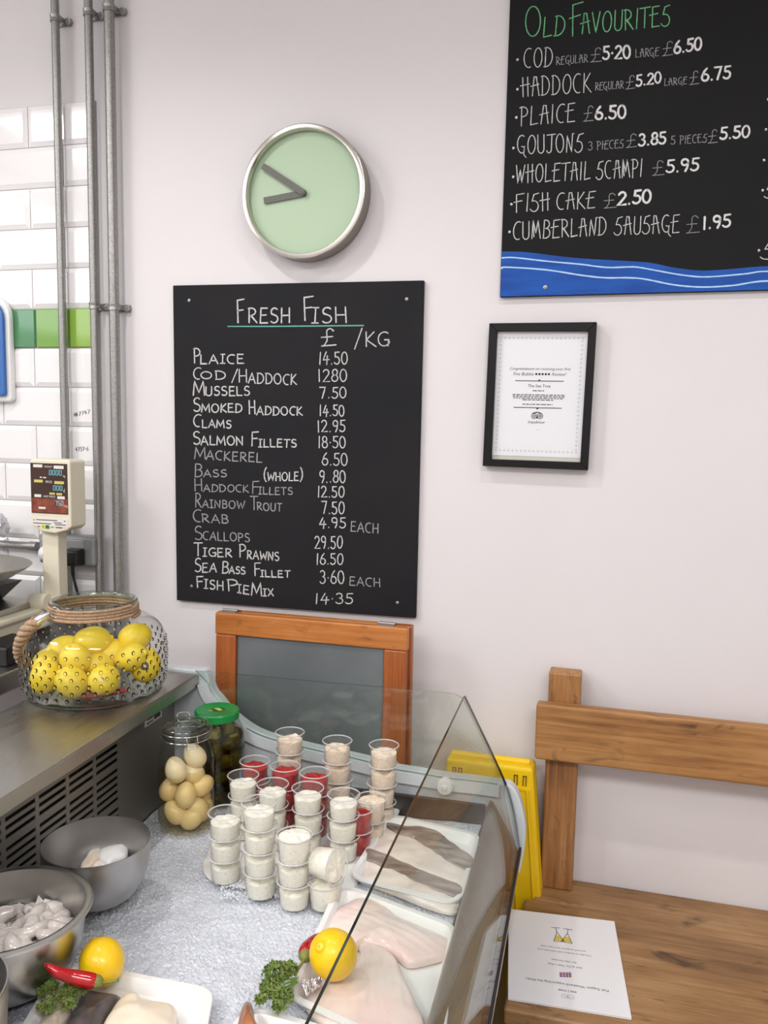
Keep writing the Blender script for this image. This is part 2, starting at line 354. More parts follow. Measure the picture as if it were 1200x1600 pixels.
# ------------------------------------------------------------------ the room
X0, X1, Y0, WH = -3.6, 2.4, -4.0, CEIL
struct(MB().box((X0 - .1, 0, 0), (X1 + .1, .1, WH)).build('wall_back', M['wall']))
struct(MB().box((X0 - .1, Y0 - .1, 0), (X1 + .1, Y0, WH)).build('wall_front', M['wall']))
struct(MB().box((X1, Y0, 0), (X1 + .1, 0, WH)).build('wall_right', M['wall']))
WA, WB, WC, WD = -3.4, -1.6, 2.05, 2.85
wl = MB(); wl.box((X0 - .1, Y0, 0), (X0, 0, WC)); wl.box((X0 - .1, Y0, WD), (X0, 0, WH)); wl.box((X0 - .1, Y0, WC), (X0, WA, WD)); wl.box((X0 - .1, WB, WC), (X0, 0, WD))
struct(wl.build('wall_left', M['wall']))
win = MB()
for (a, b) in (((WA, WC), (WB, WC + .04)), ((WA, WD - .04), (WB, WD)), ((WA, WC), (WA + .04, WD)), ((WB - .04, WC), (WB, WD)), ((-2.52, WC), (-2.48, WD))):
    win.box((X0 - .07, a[0], a[1]), (X0 - .02, b[0], b[1]))
struct(win.build('window_1', M['plastic_white']))
struct(MB().box((X0 - .1, Y0 - .1, -.1), (X1 + .1, .1, 0)).build('floor', M['floor']))
struct(MB().box((X0 - .1, Y0 - .1, WH), (X1 + .1, .1, WH + .1)).build('ceiling', M['ceiling']))
for i, (lx, ly, sx, sy, pw) in enumerate(LAMPS):
    t = thing('ceiling_light', ['small square panel light on the ceiling at the left by the tiles', 'long white fill panel added out of view on the ceiling, behind on the right', 'long white fill panel added out of view on the ceiling, behind on the left'][i], 'light', (lx, ly, CEIL - .07), 'panel lights on the ceiling')
    MB().box((lx - sx / 2 - .03, ly - sy / 2 - .03, CEIL - .07), (lx + sx / 2 + .03, ly + sy / 2 + .03, CEIL)).build('housing', M['plastic_white'], t, bevel=.006)
for (lx, ly, pw, hf) in SPOTS:
    t = thing('downlight', 'round white ceiling downlight ' + {-1.25: 'above the steel worktop', .05: 'above the bench end of the counter', 1.35: 'above the right end of the bench'}[lx], 'light', (lx, ly, CEIL - .03), 'downlights in a row along the wall')
    MB().lathe([(.075, CEIL - .0005), (.075, CEIL - .006), (.06, CEIL - .008), (.052, CEIL - .0005)], (lx, ly, 0), 32).build('bezel', M['plastic_white'], t, smooth=40)

# white metro tiles with a green band, behind the scale
ROW, TOPZ, CW, JA, TXR = .1031, 2.341, .2062, -1.518, -1.318
tl = MB(); tl.box((-3.55, -.003, TOPZ - 15 * ROW - .001), (TXR, -.0002, TOPZ), 1)
def tile(x0, x1, z0, z1, mi):
    g = .0012; b = .012 if mi == 0 else .003; x0 += g; x1 -= g; z0 += g; z1 -= g
    if x1 - x0 < .008: return
    bx = min(b, (x1 - x0) * .4); ya, yb = -.004, -.0095
    v = [(x0, ya, z0), (x1, ya, z0), (x1, ya, z1), (x0, ya, z1), (x0 + bx, yb, z0 + b), (x1 - bx, yb, z0 + b), (x1 - bx, yb, z1 - b), (x0 + bx, yb, z1 - b)]
    tl.add(v, [(4, 5, 6, 7), (0, 1, 5, 4), (1, 2, 6, 5), (2, 3, 7, 6), (3, 0, 4, 7)], mi)
for k in range(15):
    z1 = TOPZ - k * ROW; z0 = z1 - ROW; cw = CW if k != 5 else CW / 2
    off = 0 if k % 2 == 0 else -CW / 2
    n = -14 if k != 5 else -28
    for j in range(n, 3):
        a = JA + off + j * cw + (.009 if k == 5 else 0); b = a + cw
        if a >= TXR or b < -3.5: continue
        mi = 0
        if k == 5: mi = 2 if b < JA + .05 else (3 if b < JA + .15 else 4)
        tile(a, min(b, TXR), z0, z1, mi)
struct(tl.build('trim_1', [M['tile'], M['grout'], M['tile_g1'], M['tile_g2'], M['tile_g3']], recalc=False))

# ------------------------------------------------------------------ handwriting: strokes per letter, unit cap height
def _arc(cx, cy, rx, ry, a0, a1, n=12): return [(cx + rx * math.cos(math.radians(a0 + (a1 - a0) * i / n)), cy + ry * math.sin(math.radians(a0 + (a1 - a0) * i / n))) for i in range(n + 1)]
GL = {
 'A': (.72, [[(0, 0), (.36, 1), (.72, 0)], [(.12, .36), (.62, .36)]]),
 'B': (.58, [[(.05, 0), (.05, 1)], [(.05, 1)] + _arc(.22, .77, .28, .23, 90, -90) + [(.05, .54)], [(.05, .54)] + _arc(.24, .27, .32, .27, 90, -90) + [(.02, 0)]]),
 'C': (.6, [_arc(.42, .5, .4, .5, 60, 285)]),
 'D': (.7, [[(.06, 0), (.06, 1)], [(0, 1)] + _arc(.2, .5, .48, .5, 90, -90) + [(0, 0)]]),
 'E': (.56, [[(.52, 1), (.06, 1), (.04, 0), (.56, 0)], [(.05, .52), (.44, .54)]]),
 'F': (.5, [[(.5, 1), (.06, .97), (.08, 0)], [(.06, .52), (.42, .54)]]),
 'G': (.68, [_arc(.4, .5, .38, .5, 55, 330) + [(.68, .44), (.42, .44)], [(.66, .44), (.66, 0)]]),
 'H': (.66, [[(.05, 1), (.05, 0)], [(.6, 1), (.62, 0)], [(.05, .48), (.62, .5)]]),
 'I': (.36, [[(.18, 1), (.18, 0)], [(.02, 1), (.34, 1)], [(.0, 0), (.36, 0)]]),
 'J': (.5, [[(.1, 1), (.5, 1)], [(.34, 1), (.34, .25)] + _arc(.18, .2, .16, .2, 0, -140)]),
 'K': (.6, [[(.05, 1), (.05, 0)], [(.52, 1), (.06, .46), (.62, 0)]]),
 'L': (.52, [[(.05, 1), (.04, 0), (.52, .0)]]),
 'M': (.86, [[(0, 0), (.1, 1), (.42, .2), (.76, 1), (.84, 0)]]),
 'N': (.7, [[(.03, 0), (.05, 1), (.6, .02), (.64, 1)]]),
 'O': (.74, [_arc(.37, .5, .36, .5, 100, 465, 20)]),
 'P': (.56, [[(.06, 0), (.06, 1)], [(0, .96)] + _arc(.2, .74, .34, .26, 90, -95)]),
 'R': (.62, [[(.06, 0), (.06, 1)], [(0, .97)] + _arc(.2, .75, .32, .24, 90, -95) + [(.62, 0)]]),
 'S': (.56, [_arc(.3, .75, .24, .25, 40, 250) [:-2] + _arc(.27, .26, .27, .26, 70, -140)]),
 'T': (.6, [[(0, 1), (.6, 1)], [(.3, 1), (.3, 0)]]),
 'U': (.64, [[(.04, 1), (.04, .35)] + _arc(.32, .3, .28, .3, 180, 360) + [(.6, 1)]]),
 'V': (.64, [[(0, 1), (.32, 0), (.64, 1)]]),
 'W': (.9, [[(0, 1), (.2, 0), (.45, .75), (.68, 0), (.9, 1)]]),
 'X': (.56, [[(0, 1), (.56, 0)], [(.54, 1), (.02, 0)]]),
 'Y': (.6, [[(0, 1), (.3, .5), (.6, 1)], [(.3, .5), (.3, 0)]]),
 'Z': (.6, [[(0, 1), (.56, 1), (.02, 0), (.6, 0)]]),
 '/': (.4, [[(.4, 1.1), (0, -.15)]]), '(': (.3, [_arc(.4, .5, .34, .72, 130, 230)]), ')': (.3, [_arc(-.1, .5, .34, .72, 50, -50)]),
 '.': (.22, [[(.1, .02), (.11, .06)]]), '*': (.2, [[(.1, .44), (.11, .49)]]), "'": (.2, [[(.12, 1), (.08, .8)]]), '|': (.3, [[(.15, 1), (.15, 0)]]), '-': (.4, [[(.05, .45), (.35, .45)]]),
 '0': (.62, [_arc(.31, .5, .28, .5, 80, 445, 20)]),
 '1': (.26, [[(.13, 1), (.11, 0)]]),
 '2': (.58, [_arc(.27, .74, .24, .26, 165, -35) + [(.02, 0), (.58, .03)]]),
 '3': (.54, [_arc(.24, .76, .22, .24, 150, -80), _arc(.24, .27, .27, .27, 85, -150)]),
 '4': (.6, [[(.3, 1), (.02, .34), (.6, .36)], [(.42, .68), (.38, -.05)]]),
 '5': (.54, [[(.52, 1), (.12, .98), (.1, .58)] + _arc(.24, .31, .28, .3, 110, -145)]),
 '6': (.56, [[(.42, 1), (.2, .75)] + _arc(.29, .27, .26, .27, 165, 520, 18)]),
 '7': (.54, [[(0, 1), (.52, 1), (.2, 0)]]),
 '8': (.56, [_arc(.28, .75, .21, .24, -90, 270, 16), _arc(.28, .26, .26, .26, 90, 450, 16)]),
 '9': (.54, [_arc(.26, .74, .23, .25, 0, 360, 16) + [(.49, .74), (.44, .3), (.3, 0)]]),
 '\u00a3': (.62, [[(.56, .86)] + _arc(.4, .78, .14, .2, 20, 180) + [(.26, .3), (.14, .06), (.0, .0), (.62, .03)], [(.02, .5), (.5, .52)]]),
 'e': (.6, [[(.1, .28), (.52, .3)] + _arc(.31, .27, .24, .27, 10, 320)]),
}
MENU = dict(GL)
MENU.update({
 'A': (.52, [[(.06, 0), (.16, 1), (.3, .98), (.5, 0)], [(-.06, .5), (.48, .6)], [(.14, .98), (.1, .4)]]),
 'E': (.5, [[(.5, 1), (.1, .97), (.06, 0), (.5, .02)], [(-.1, .58), (.4, .64)]]),
 'F': (.5, [[(.56, 1), (.08, .94), (.08, -.05)], [(-.08, .52), (.42, .6)]]),
 'H': (.5, [[(.08, 1), (.1, -.02)], [(.4, 1), (.42, 0)], [(-.08, .56), (.52, .64)]]),
 'S': (.5, [[(.5, 1), (.2, .93), (.08, .56)] + _arc(.2, .28, .27, .3, 110, -150)]),
 'D': (.54, [[(.06, 0), (.08, 1)], [(0, .97)] + _arc(.12, .5, .4, .5, 90, -90) + [(-.02, 0)]]),
 'O': (.56, [_arc(.28, .5, .26, .5, 100, 465, 20)]), 'C': (.52, [_arc(.34, .5, .32, .5, 65, 290)]),
 'G': (.56, [_arc(.32, .52, .3, .48, 60, 300) + [(.5, .35), (.3, .4)], [(.5, .4), (.46, -.05), (.62, -.2)]]),
 'L': (.46, [[(.08, 1), (.04, 0), (.46, .06)]]), 'M': (.62, [[(.02, 0), (.08, 1), (.3, .3), (.42, 1), (.6, 0)], [(.08, 1), (.16, .1)]]),
 'N': (.5, [[(.04, 0), (.06, .9), (.38, .02), (.42, 1), (.52, 1)]]), 'I': (.18, [[(.1, 1), (.08, 0)]]), 'R': (.5, [[(.06, 0), (.08, 1)], [(0, .97)] + _arc(.16, .74, .26, .24, 90, -95) + [(.52, 0)]]),
 'U': (.5, [[(.04, 1), (.04, .3)] + _arc(.25, .25, .21, .25, 180, 360) + [(.46, 1)]]), 'T': (.5, [[(-.05, .96), (.58, 1)], [(.26, .98), (.24, 0)]]),
 'P': (.46, [[(.06, -.05), (.08, 1)], [(-.04, .95)] + _arc(.16, .72, .28, .26, 90, -95)]), 'K': (.5, [[(.06, 1), (.04, 0)], [(.44, 1), (.08, .48), (.52, 0)]]),
 'B': (.5, [[(.05, 0), (.07, 1)], [(.05, 1)] + _arc(.18, .77, .24, .23, 90, -90) + [(.05, .54)], [(.05, .54)] + _arc(.2, .27, .28, .27, 90, -90) + [(.02, 0)]]),
 'W': (.64, [[(0, 1), (.14, 0), (.3, .75), (.42, 0), (.62, 1)]]), 'V': (.46, [[(0, 1), (.22, 0), (.46, 1)]]), 'J': (.5, [[(-.02, .96), (.56, 1)], [(.32, 1), (.32, .25)] + _arc(.16, .2, .16, .2, 0, -160)]),
})
RND = random.Random(11)
def ribbon(mb, pts, wpx, mapf, mi=0):
    """flat stroke of width wpx through px points, mapped onto its surface"""
    P = [pts[0]]
    for q in pts[1:]:
        if math.hypot(q[0] - P[-1][0], q[1] - P[-1][1]) > .12: P.append(q)
    if len(P) < 2: P.append((P[0][0] + .2, P[0][1]))
    n = len(P); L = []; R_ = []
    for i in range(n):
        a = P[max(0, i - 1)]; b = P[min(n - 1, i + 1)]; dx, dy = b[0] - a[0], b[1] - a[1]; l = math.hypot(dx, dy) or 1
        nx, ny = -dy / l, dx / l; k = 1.0
        if 0 < i < n - 1:
            d1 = (P[i][0] - a[0], P[i][1] - a[1]); l1 = math.hypot(*d1) or 1
            c = abs((-d1[1] / l1) * nx + (d1[0] / l1) * ny); k = min(1.6, 1 / max(.4, c))
        h = wpx * .5 * k * (1 + .12 * math.sin(i * 1.7 + P[i][0]))
        L.append((P[i][0] + nx * h, P[i][1] + ny * h)); R_.append((P[i][0] - nx * h, P[i][1] - ny * h))
    def cap(c, ax, ay):
        return [(c[0] + wpx * .5 * (math.cos(t) * ax - math.sin(t) * ay), c[1] + wpx * .5 * (math.cos(t) * ay + math.sin(t) * ax)) for t in (-PI / 2 * .6, 0, PI / 2 * .6)]
    a, b = P[0], P[1]; l = math.hypot(b[0] - a[0], b[1] - a[1]); c0 = cap(a, -(b[0] - a[0]) / l, -(b[1] - a[1]) / l)
    a, b = P[-2], P[-1]; l = math.hypot(b[0] - a[0], b[1] - a[1]); c1 = cap(b, (b[0] - a[0]) / l, (b[1] - a[1]) / l)
    vs = [mapf(*q) for q in L + R_]
    mb.add(vs, [(i, i + 1, n + i + 1, n + i) for i in range(n - 1)], mi)
    mb.add([mapf(*q) for q in [L[0], R_[0]] + c0], [(0, 1, 2, 3, 4)] if False else [(0, 4, 3, 2, 1)], mi)
    mb.add([mapf(*q) for q in [L[-1], R_[-1]] + c1], [(0, 1, 2, 3, 4)], mi)
def write(mb, text, x0, y0, x1, y1, h, h2=None, lw=2.2, mapf=None, style=GL, mi=0, gap=.2, jit=.03, slant=0.):
    """text from x0 (baseline y0) to x1 (baseline y1); the first letter is h px tall, the rest h2"""
    h2 = h2 or h; items = []; x = 0.
    for i, ch in enumerate(text):
        hh = h if i == 0 else h2
        if ch == ' ': x += .45 * hh; continue
        wd, st = style[ch]; items.append((x, hh, st)); x += (wd + gap) * hh
    tot = x - gap * h2; k = (x1 - x0) / tot
    for (ox, hh, st) in items:
        jy = RND.uniform(-jit, jit) * hh; js = RND.uniform(-.05, .05)
        for s in st:
            pp = []
            for (u, v) in s:
                X = x0 + (ox + (u + (js + slant) * v) * hh) * k; b = y0 + (y1 - y0) * (X - x0) / max(1e-6, (x1 - x0)); pp.append((X, b - v * hh + jy))
            if len(pp) >= 2 and len(pp) < 6:
                q = []
                for a, b in zip(pp[:-1], pp[1:]):
                    m = max(1, int(math.hypot(b[0] - a[0], b[1] - a[1]) / 5)); q += [(a[0] + (b[0] - a[0]) * t / m, a[1] + (b[1] - a[1]) * t / m) for t in range(m)]
                pp = q + [pp[-1]]
            ribbon(mb, pp, lw, mapf, mi)
def quadmap(c00, c10, c11, c01, lift=None):
    """unit square -> quad: (s from left, t from top)"""
    A, B, C_, D_ = map(Vector, (c00, c10, c11, c01)); n = (B - A).cross(D_ - A).normalized(); l = n * (lift or 0)
    return lambda s, t: A * (1 - s) * (1 - t) + B * s * (1 - t) + C_ * s * t + D_ * (1 - s) * t + l
_fc = {}
def font2d(text, shear=0.):
    key = (text, shear)
    if key in _fc: return _fc[key]
    c = bpy.data.curves.new('tmp', 'FONT'); c.body = text; c.shear = shear; c.resolution_u = 2; o = bpy.data.objects.new('tmp', c); COL.objects.link(o)
    dg = bpy.context.evaluated_depsgraph_get(); dg.update(); me = bpy.data.meshes.new_from_object(o.evaluated_get(dg))
    v = [(p.co.x, p.co.y) for p in me.vertices]; f = [tuple(p.vertices) for p in me.polygons]
    bpy.data.objects.remove(o); bpy.data.curves.remove(c); bpy.data.meshes.remove(me)
    _fc[key] = (v, f); return v, f
def printed(mb, text, cx, cy, width, mapf, mi=0, shear=0., hk=1.0, asp=1.0):
    """printed line centred at (cx, cy) in the (s,t) square, of the given width; asp = square width / height"""
    v, f = font2d(text, shear); xs = [p[0] for p in v]; w0 = max(xs) - min(xs); k = width / w0; m = (max(xs) + min(xs)) / 2
    mb.add([mapf(cx + (p[0] - m) * k, cy - (p[1] - .35) * k * asp * hk) for p in v], f, mi)
def srect(mb, s0, t0, s1, t1, mapf, mi=0): mb.add([mapf(s0, t0), mapf(s1, t0), mapf(s1, t1), mapf(s0, t1)], [(0, 1, 2, 3)], mi)
def sdisc(mb, cx, cy, r, mapf, mi=0, r0=0., asp=1., n=20):
    o = [mapf(cx + r * math.cos(2 * PI * i / n), cy + r * asp * math.sin(2 * PI * i / n)) for i in range(n)]
    if r0 <= 0: mb.add(o, [tuple(range(n))], mi)
    else:
        q = [mapf(cx + r0 * math.cos(2 * PI * i / n), cy + r0 * asp * math.sin(2 * PI * i / n)) for i in range(n)]
        mb.add(o + q, [(i, (i + 1) % n, n + (i + 1) % n, n + i) for i in range(n)], mi)
def screw(p, parent, r=.004):
    return MB().lathe([(r, 0), (r, .0012), (r * .5, .0022), (.0004, .0022)], p, 12, 0, 'y').build('screw', M['galv'], parent, smooth=40)

# ------------------------------------------------------------------ conduit pipes
def saddle(pp, p, r, z):
    m = MB(); pts = [(p.x + (r + .001) * math.cos(a), p.y + (r + .001) * math.sin(a), z) for a in [PI + .5 + (PI - 1.0) * 0 + i * (PI * 2 - 0) / 24 for i in range(24)]]
    ring = []
    for (rr, zz) in ((r + .0003, -.008), (r + .0028, -.008), (r + .0028, -.004), (r + .0018, -.002), (r + .0018, .002), (r + .0028, .004), (r + .0028, .008), (r + .0003, .008)): ring.append((rr, z + zz))
    m.lathe(ring, (p.x, p.y, 0), 24)
    m.box((p.x - r - .009, -.0065, z - .008), (p.x + r + .019, -.0035, z + .008)); m.box((p.x + r - .001, -.006, z - .006), (p.x + r + .004, p.y, z + .006))
    m.lathe([(.0085, 0), (.0085, -.012)], (p.x + r + .0115, -.012, z), 16, 0, 'y', True, True)
    m.lathe([(.0035, 0), (.003, .0025), (.0003, .0028)], (p.x + r + .0115, -.012, z), 10, 0, 'y')
    return m.build('saddle_clip', M['galv'], pp, smooth=40)
def pipe(px, py, r, ys, label, bottom=.9):
    p = ony(px, py, -.03); t = thing('conduit_pipe', label, 'pipe', (p.x, -.03, bottom), 'steel conduit pipes')
    MB().lathe([(r, bottom), (r, CEIL)], (p.x, p.y, 0), 20, 0, 'z', True, True).build('pipe_run', M['galv'], t, smooth=50)
    for (qx, qy) in ys: saddle(t, p, r, ony(qx, qy, -.03).z)
pipe(97, 480, .0102, [(89, 29)], 'galvanised vertical conduit pipe crossing the tiles, leftmost of the three')
pipe(147, 470, .0104, [(139, 20), (147, 478)], 'galvanised vertical conduit pipe at the edge of the tiles, middle of the three')
pipe(178, 470, .0128, [(172, 13), (178, 480)], 'thicker galvanised vertical conduit pipe on the painted wall, rightmost of the three')
z = ony(30, 852, -.03).z; xe = ony(58, 853, -.03).x
t = thing('conduit_pipe', 'short horizontal conduit pipe running left behind the weighing scale', 'pipe', (xe - .2, -.03, z))
MB().lathe([(.0105, -.6), (.0105, 0)], (xe, -.03, z), 18, 0, 'x', True, True).build('pipe_run', M['galv'], t, smooth=50)
MB().lathe([(.0105, -.022), (.0128, -.022), (.0128, .001), (.0105, .001)], (xe, -.03, z), 18, 0, 'x').build('coupling', M['galv'], t, smooth=40)

# ------------------------------------------------------------------ wall socket, plugs
a = ony(59, 834, -.055); b = ony(148, 886, -.055)
t = thing('wall_socket', 'grey metal socket box on the tiles behind the weighing scale', 'socket', (b.x, 0, b.z))
MB().box((a.x, -.055, b.z), (b.x, -.0095, a.z)).build('box', mat('grey_socket_metal', (142, 144, 146), .42, .3), t, bevel=.008, seg=3)
MB().box((a.x + .008, -.057, b.z + .01), (b.x - .03, -.054, a.z - .01)).build('face_plate', mat('grey_plate', (150, 152, 154), .4, .3), t, bevel=.003)
p = ony(115, 870, -.075)
t = thing('power_plug', 'black power plug and cable in the grey wall socket', 'plug', (p.x, -.06, p.z))
MB().hexa([(p.x - .024, -.057, p.z - .026), (p.x + .024, -.057, p.z - .026), (p.x + .024, -.057, p.z + .022), (p.x - .024, -.057, p.z + .022)],
          [(p.x - .019, -.094, p.z - .022), (p.x + .019, -.094, p.z - .022), (p.x + .02, -.09, p.z + .019), (p.x - .02, -.09, p.z + .019)]).build('plug_body', M['black'], t, bevel=.006, seg=3)
MB().tube(crom([(p.x + .002, -.082, p.z - .02), (p.x + .003, -.082, p.z - .05), (p.x + .012, -.08, p.z - .09), (p.x + .02, -.07, p.z - .14), (p.x + .02, -.06, p.z - .2)]), [.0048] * 8 + [.0036] * 25, 10).build('cable', M['black'], t, smooth=60)
p = ony(67, 866, -.08)
tag(MB().lathe([(.0005, .024), (.012, .022), (.02, .014), (.022, 0), (.022, -.004)], (p.x, -.08 + .02, p.z), 24, 0, 'y', False, True).build('plug_cap', M['plastic_white'], smooth=60), 'round white plug top on the left of the grey socket box', 'plug')

# ------------------------------------------------------------------ blue dispenser at the left edge
rr = [ony(15.5, 540, -.03), ony(8, 460, -.03), ony(8, 628, -.03)]
xr, zt, zb = rr[0].x, rr[1].z, rr[2].z
def rrect(x0, x1, z0, z1, r, n=6, bottom=True):
    o = []
    for (cx, cz, a0, q) in ((x1 - r, z1 - r, 0, r), (x0 + r, z1 - r, 90, r), (x0 + r * (1 if bottom else .2), z0 + r * (1 if bottom else .2), 180, r if bottom else r * .2), (x1 - r * (1 if bottom else .2), z0 + r * (1 if bottom else .2), 270, r if bottom else r * .2)):
        for i in range(n + 1): an = math.radians(a0 + 90 * i / n); o.append((cx + q * math.cos(an), cz + q * math.sin(an)))
    return o
t = thing('towel_dispenser', 'blue and white dispenser on the tiles at the left edge', 'dispenser', (xr - .14, 0, zb))
MB().prism([(x, -.0095, z) for x, z in rrect(xr - .3, xr, zb, zt, .06, bottom=False)], (0, -.0205, 0)).build('back_plate', M['plastic_white'], t, bevel=.006)
MB().prism([(x, -.0300, z) for x, z in rrect(xr - .288, xr - .011, zb + .015, zt - .012, .052, bottom=False)], (0, -.012, 0)).build('cover', M['dispblue'], t, bevel=.005)
MB().prism([(x, -.0420, z) for x, z in rrect(xr - .25, xr - .023, zb + .11, zt - .03, .03)], (0, -.004, 0)).build('window', M['displb'], t, bevel=.002)
# crumpled clear bag on the conduit at the far left
p = ony(-6, 822, -.07)
tag(MB().ball((p.x, -.07, p.z), .036, 26, 0, (.85, .9, .85), None, .5, 3).build('plastic_bag', clear('bag_film', (235, 235, 238), 1.5, .15, 2.0, body=((225, 225, 228), .5)), smooth=25), 'crumpled clear plastic bag above the horizontal conduit at the left edge', 'bag')
# pen marks on the tiles
mf = lambda x, y: ony(x, y, -.0098)
m = MB()
write(m, '47747', 118, 651, 140, 646, 6, lw=.8, mapf=mf); write(m, 'e', 115, 651, 120, 650, 9, lw=.8, mapf=mf); write(m, '4757-6', 118, 705, 138, 704, 6, lw=.8, mapf=mf)
o = struct(m.build('trim_2', M['inkd'], recalc=False)); o['label'] = 'pen numbers scribbled on two wall tiles'

# ------------------------------------------------------------------ wall clock
cc = ony(471.8, 299, -.052); rad = .153
t = thing('wall_clock', 'round pale green wall clock with a steel rim, above the price blackboard', 'clock', (cc.x, 0, cc.z))
MB().lathe([(rad - .004, .0005), (rad, .004), (rad, .0495)], (cc.x, 0, cc.z), 96, 0, 'y').build('case', mat('dull_clock_steel', (150, 143, 134), .4, 1.), t, smooth=35)
MB().lathe([(rad, .0495), (rad - .0005, .0512), (rad - .002, .052), (rad - .011, .052), (rad - .0125, .050), (rad - .014, .036), (rad - .014, .034)], (cc.x, 0, cc.z), 96, 0, 'y').build('rim', M['clockrim'], t, smooth=35)
MB().lathe([(.0005, .0345), (rad - .0135, .0345), (rad - .0135, .03)], (cc.x, 0, cc.z), 96, 0, 'y', True).build('dial', M['clockface'], t, smooth=30)
pc = ony(474.6, 301.5, -.04)
def hand(name, px, py, wd, y):
    q = ony(px, py, y); d = Vector((q.x - pc.x, 0, q.z - pc.z)); l = d.length; d.normalize(); n = Vector((-d.z, 0, d.x)) * wd
    a = Vector((pc.x, y, pc.z)) - d * .004
    MB().prism([a - n, a + d * (l + .004) - n, a + d * (l + .004) + n, a + n], (0, .0016, 0)).build(name, M['clockhand'], t)
hand('minute_hand', 410, 259, .0074, -.044); hand('hour_hand', 412, 313.5, .0074, -.040)
MB().lathe([(.006, .034), (.006, .0455), (.003, .0475), (.0004, .0475)], (pc.x, 0, pc.z), 20, 0, 'y').build('hand_pin', M['clockhand'], t, smooth=40)

# ------------------------------------------------------------------ fresh fish blackboard
YB = -.013
def flat_board(cs, y, th, mats, name, parent, mi=0, bevel=.0015):
    P = [ony(x, yy, y) for x, yy in cs]; return MB().prism([P[3], P[2], P[1], P[0]], (0, th, 0)).build(name, mats, parent, bevel=bevel)
P = [ony(*q, YB) for q in ((270, 446), (662, 438), (649, 966), (276, 938))]
t = thing('price_blackboard', 'blackboard with a handwritten fresh fish price list, below the clock', 'blackboard', ((P[3].x + P[2].x) / 2, 0, P[2].z))
MB().prism([P[3], P[2], P[1], P[0]], (0, .0128, 0)).build('board_panel', M['board'], t, bevel=.0015)
for q in ((295.5, 469.5), (635.5, 467.5), (299.5, 916), (621, 942)): screw(ony(*q, YB), t)
mf = lambda x, y: ony(x, y, YB - .0007)
def line(segs, mats=None, **kw):
    m = MB()
    for s in segs: write(m, *s, mapf=mf, lw=kw.get('lw', 2.3) * .8, style=kw.get('style', GL), gap=kw.get('gap', .2))
    return m.build('chalk_line', mats or M['chalk'], t, recalc=False, weld=False)
line([('FR'[0:1], 370, 505, 382, 504, 36), ('RESH', 388, 505, 453, 504, 23), ('F', 474, 501, 490, 500, 37), ('ISH', 487, 504, 542, 504, 24)], lw=2.8)
m = MB(); ribbon(m, [(356, 510), (420, 510), (500, 509.3), (568, 508.6)], 1.9, mf); m.build('underline', M['chalkteal'], t, recalc=False)
line([('\u00a3', 502, 541, 525, 540, 27), ('/', 554, 541, 566, 541, 26), ('K', 571, 541, 587, 541, 23), ('G', 590, 540, 607, 540, 22)])
line([('P', 303, 568, 313, 568, 23), ('LAICE', 313, 568, 381, 568, 14)], lw=2.5)
line([('C', 302, 592, 313, 592, 18), ('O', 314, 592, 331, 592, 11), ('D', 337, 593, 353, 593, 13), ('/', 362, 595, 372, 595, 17), ('H', 373, 597, 386, 597, 20), ('ADDOCK', 388, 599, 463, 601, 16)])
line([('M', 302, 618, 320, 618, 22), ('USSELS', 321, 618, 390, 618, 14)], lw=2.5)
line([('S', 302, 643, 313, 643, 21), ('MOKED', 315, 644, 378, 644, 13), ('H', 389, 647, 399, 647, 21), ('ADDOCK', 401, 648, 472, 649, 13)], lw=2.5)
line([('C', 302, 667, 313, 667, 19), ('LAMS', 316, 668, 361, 669, 12)], lw=2.5)
line([('S', 302, 694, 313, 694, 20), ('ALMON', 314, 695, 380, 696, 14), ('F', 392, 697, 403, 697, 22), ('ILLETS', 404, 698, 463, 699, 12)], lw=2.5)
line([('M', 304, 717, 321, 717, 18), ('ACKEREL', 322, 718, 409, 722, 14)], M['chalkdim'], lw=2.2)
line([('B', 304, 745, 316, 745, 20), ('ASS', 318, 745, 354, 745, 11)], M['chalkdim'], lw=2.2)
line([('(', 411, 752, 419, 752, 20), ('WHOLE', 418, 751, 466, 751, 13), (')', 466, 752, 474, 752, 20)])
line([('H', 304, 767, 316, 767, 19), ('ADDOCK', 318, 768, 388, 769, 11), ('F', 393, 771, 404, 771, 19), ('ILLETS', 404, 772, 457, 773, 11)], M['chalkdim'], lw=2.)
line([('R', 305, 792, 314, 792, 22), ('AINBOW', 316, 793, 382, 795, 12), ('T', 391, 796, 403, 796, 21), ('ROUT', 402, 797, 440, 799, 12)], M['chalkdim'], lw=2.)
line([('C', 302, 816, 314, 816, 19), ('RAB', 316, 816, 357, 818, 13)], M['chalkdim'], lw=2.2)
line([('S', 304, 843, 316, 843, 21), ('CALLOPS', 317, 843, 390, 847, 13)], M['chalkdim'], lw=2.)
line([('T', 303, 868, 316, 868, 20), ('IGER', 317, 869, 362, 870, 13), ('P', 374, 871, 384, 871, 20), ('RAWNS', 386, 873, 436, 876, 13)])
line([('S', 304, 893, 314, 893, 21), ('EA', 316, 894, 338, 894, 14), ('B', 347, 895, 357, 895, 18), ('ASS', 358, 896, 383, 897, 11), ('F', 397, 900, 407, 900, 20), ('ILLET', 407, 901, 453, 902, 10)], lw=2.4)
line([('F', 307, 918, 318, 918, 17), ('ISH', 319, 919, 349, 922, 14), ('P', 356, 923, 372, 923, 18), ('IE', 371, 926, 389, 929, 13), ('M', 393, 930, 409, 931, 20), ('IX', 411, 931, 427, 931, 11)], lw=2.5)
